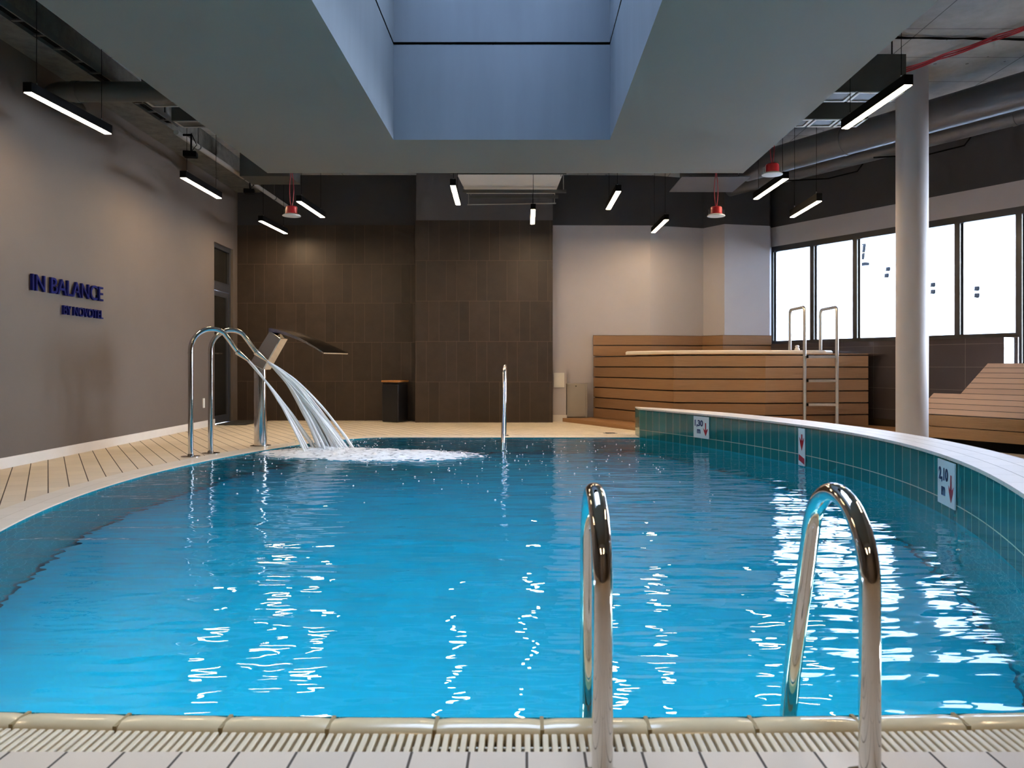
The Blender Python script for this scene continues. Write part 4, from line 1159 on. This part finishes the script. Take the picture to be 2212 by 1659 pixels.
for z in (.352, .653, .954):
    mb = MB(); mb.box((3.560, 9.66, z - .017), (3.912, 9.74, z + .017)); r_ = mb.build('step', M['brushed'], s, bevel=.004)
    mb = MB(); mb.box((3.545, 9.662, z - .016), (3.560, 9.738, z + .016)); mb.build('end_cap', M['black'], r_)

# ------------------------------------------------------------------ lounge bench
s = thing('lounge_bench', (4.6, 7.4, 0), 'wooden heated lounge bench with sloping slatted back', 'bench')
F0 = Vector((4.13, 8.16)); NO = -NIN
def bp(sx, p, z): q = F0 + U * sx + NO * p; return (q.x, q.y, z)
BL, s1 = 4.2, .29
def slope(sa, sb, p0_, p1_, z0_, z1_, name):
    mb = MB(); Ls = math.hypot(p1_ - p0_, z1_ - z0_)
    v0 = p0_ * 1.152
    mb.face([bp(sa, p0_, z0_), bp(sb, p0_, z0_), bp(sb, p1_, z1_), bp(sa, p1_, z1_)], [(sa, v0), (sb, v0), (sb, v0 + Ls), (sa, v0 + Ls)])
    mb.face([bp(sa, p1_, z1_), bp(sb, p1_, z1_), bp(sb, p1_, .1), bp(sa, p1_, .1)], [(sa, .03), (sb, .03), (sb, .08), (sa, .08)])
    mb.face([bp(sa, p0_, z0_), bp(sa, p1_, z1_), bp(sa, p1_, .1), bp(sa, p0_, .1)], [(0, .03), (.3, .03), (.3, .08), (0, .08)])
    mb.face([bp(sb, p0_, z0_), bp(sb, p0_, .1), bp(sb, p1_, .1), bp(sb, p1_, z1_)], [(0, .03), (.3, .03), (.3, .08), (0, .08)])
    mb.build(name, M['wood2'], s)
slope(0, BL, 0, .36, .337, .545, 'seat'); slope(s1, BL, .36, .90, .545, .868, 'backrest')
mb = MB()
for z0_, z1_ in ((.10, .212), (.220, .332)):
    o_ = Vector(bp(-.01, -.025, z0_)); mb.obox(o_, (U.x * (BL + .02), U.y * (BL + .02), 0), (NO.x * .022, NO.y * .022, 0), (0, 0, z1_ - z0_))
    for q in range(-6, 0):
        mb.uv[q] = None
k = len(mb.f)
for fi in range(k):
    pts_ = [mb.v[i] for i in mb.f[fi]]
    mb.uv[fi] = [((Vector(p[:2]) - F0).dot(U), .004 + (p[2] - .10) * .97 + .004) for p in pts_]
mb.build('front_panel', M['woodrib'], s)
mb = MB(); mb.prism([bp(.02, .05, 0)[:2], bp(BL - .02, .05, 0)[:2], bp(BL - .02, .34, 0)[:2], bp(.02, .34, 0)[:2]], 0.001, .11)
mb.build('kick_plinth', M['black'], s)

# ------------------------------------------------------------------ small things by the back wall
s = thing('waste_bin', (-1.93, 11.5, 0), 'black square waste bin with wooden lid by the slate wall', 'bin')
cb = Vector((-1.96, 11.56)); aa = math.radians(-24)
ex_ = Vector((math.cos(aa), math.sin(aa), 0)); ey_ = Vector((-math.sin(aa), math.cos(aa), 0)); w = .285
o = Vector((cb.x, cb.y, .004)) - ex_ * (w/2) - ey_ * (w/2)
mb = MB(); mb.obox(o, ex_ * w, ey_ * w, (0, 0, .565)); mb.build('body', M['bin'], s, bevel=.018)
mb = MB(); mb.obox(o + Vector((0, 0, .568)) + ex_ * .012 + ey_ * .012, ex_ * (w - .024), ey_ * (w - .024), (0, 0, .022)); mb.build('neck', M['bin'], s)
mb = MB(); mb.obox(o + Vector((0, 0, .590)) - ex_ * .008 - ey_ * .008, ex_ * (w + .016), ey_ * (w + .016), (0, 0, .032)); mb.build('lid', M['lidwood'], s, bevel=.010)

cx0, cx1 = .415, (1223 - VX) * 11.6 / F
mb = MB(); mb.box((cx0, 11.60, 0), (cx1, 11.80, .915))
S('trim_7', mb, M['pale'], 'pale boxed pipe casing beside the slate block', 'pipe casing')
mb = MB(); mb.box((cx0, 11.59, 0), (cx1 + .01, 11.80, .10))
S('baseboard_back', mb, M['skirt'], 'white skirting at the foot of the boxed pipe casing', 'baseboard')
s = thing('access_hatch', (.5, 11.59, .65), 'small white access panel on the boxed pipe casing', 'access hatch')
mb = MB(); x0, x1 = (1196 - VX) * 11.6 / F, (1219 - VX) * 11.6 / F
mb.box((x0, 11.578, .515), (x1, 11.5995, .735)); mb.build('panel_frame', M['white'], s, bevel=.003)
mb = MB(); mb.box((x0 + .018, 11.573, .535), (x1 - .018, 11.5775, .715)); mb.build('flap', M['white'], s, bevel=.002)
s = thing('service_cabinet', (.82, 11.6, .055), 'grey metal service cabinet beside the hot tub', 'cabinet')
x0, x1 = (1224 - VX) * 11.62 / F, (1269 - VX) * 11.62 / F
mb = MB(); mb.box((x0, 11.62, .056), (x1, 11.795, .57)); mb.build('body', M['grey'], s, bevel=.004)
mb = MB(); mb.box((x0 + .006, 11.606, .07), (x1 - .03, 11.6195, .562)); dr = mb.build('door', M['grey'], s, bevel=.003)
mb = MB(); mb.tube([(x0 + .14, 11.606, .535), (x0 + .14, 11.598, .535)], .008, 12); mb.build('lock', M['steel'], dr, smooth=40)
dx, dy = G(1318, 936)
s = thing('floor_drain', (dx, dy, .001), 'small steel floor drain on the deck before the raised wall end', 'drain')
mb = MB(); mb.box((dx - .08, dy - .08, .001), (dx + .08, dy + .08, .004)); mb.build('plate', M['brushed'], s)
mb = MB()
for k in range(5): mb.box((dx - .06, dy - .06 + .026 * k, .0042), (dx + .06, dy - .05 + .026 * k, .005))
mb.build('slots', M['black'], s)

# ------------------------------------------------------------------ sky, camera, render settings
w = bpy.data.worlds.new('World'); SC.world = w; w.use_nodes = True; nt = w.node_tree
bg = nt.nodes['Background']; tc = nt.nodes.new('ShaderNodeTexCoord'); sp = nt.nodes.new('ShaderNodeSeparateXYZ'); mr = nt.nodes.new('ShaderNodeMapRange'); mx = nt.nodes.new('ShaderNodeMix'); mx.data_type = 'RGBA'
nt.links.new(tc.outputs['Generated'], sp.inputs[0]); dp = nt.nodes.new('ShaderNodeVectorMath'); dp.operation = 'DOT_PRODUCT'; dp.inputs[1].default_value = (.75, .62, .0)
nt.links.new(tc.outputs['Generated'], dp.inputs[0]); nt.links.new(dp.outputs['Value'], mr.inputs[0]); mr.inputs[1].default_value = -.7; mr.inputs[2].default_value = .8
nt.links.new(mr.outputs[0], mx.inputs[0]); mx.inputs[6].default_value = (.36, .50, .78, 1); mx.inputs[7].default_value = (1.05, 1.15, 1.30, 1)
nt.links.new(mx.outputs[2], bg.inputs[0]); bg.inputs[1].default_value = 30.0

cam = bpy.data.cameras.new('Camera'); co = bpy.data.objects.new('Camera', cam); COL.objects.link(co)
co.location = (0, 0, H); co.rotation_euler = (PI / 2, 0, 0)
cam.sensor_width = 36.; cam.lens = F / 2212 * 36.; cam.shift_x = -(VX - 1106) / 2212; cam.shift_y = -(829.5 - VY) / 2212
cam.dof.use_dof = True; cam.dof.focus_distance = 7.; cam.dof.aperture_fstop = 6.3
cam.clip_start = .05; cam.clip_end = 200
SC.camera = co
SC.view_settings.view_transform = 'Standard'; SC.view_settings.look = 'None'; SC.view_settings.exposure = .7; SC.view_settings.gamma = 1.; SC.view_settings.use_curve_mapping = False
cy = SC.cycles
cy.use_denoising = True; cy.max_bounces = 9; cy.diffuse_bounces = 4; cy.glossy_bounces = 4; cy.transmission_bounces = 6; cy.transparent_max_bounces = 16
cy.use_adaptive_sampling = True; cy.adaptive_threshold = .08; cy.adaptive_min_samples = 20
cy.sample_clamp_indirect = 6.
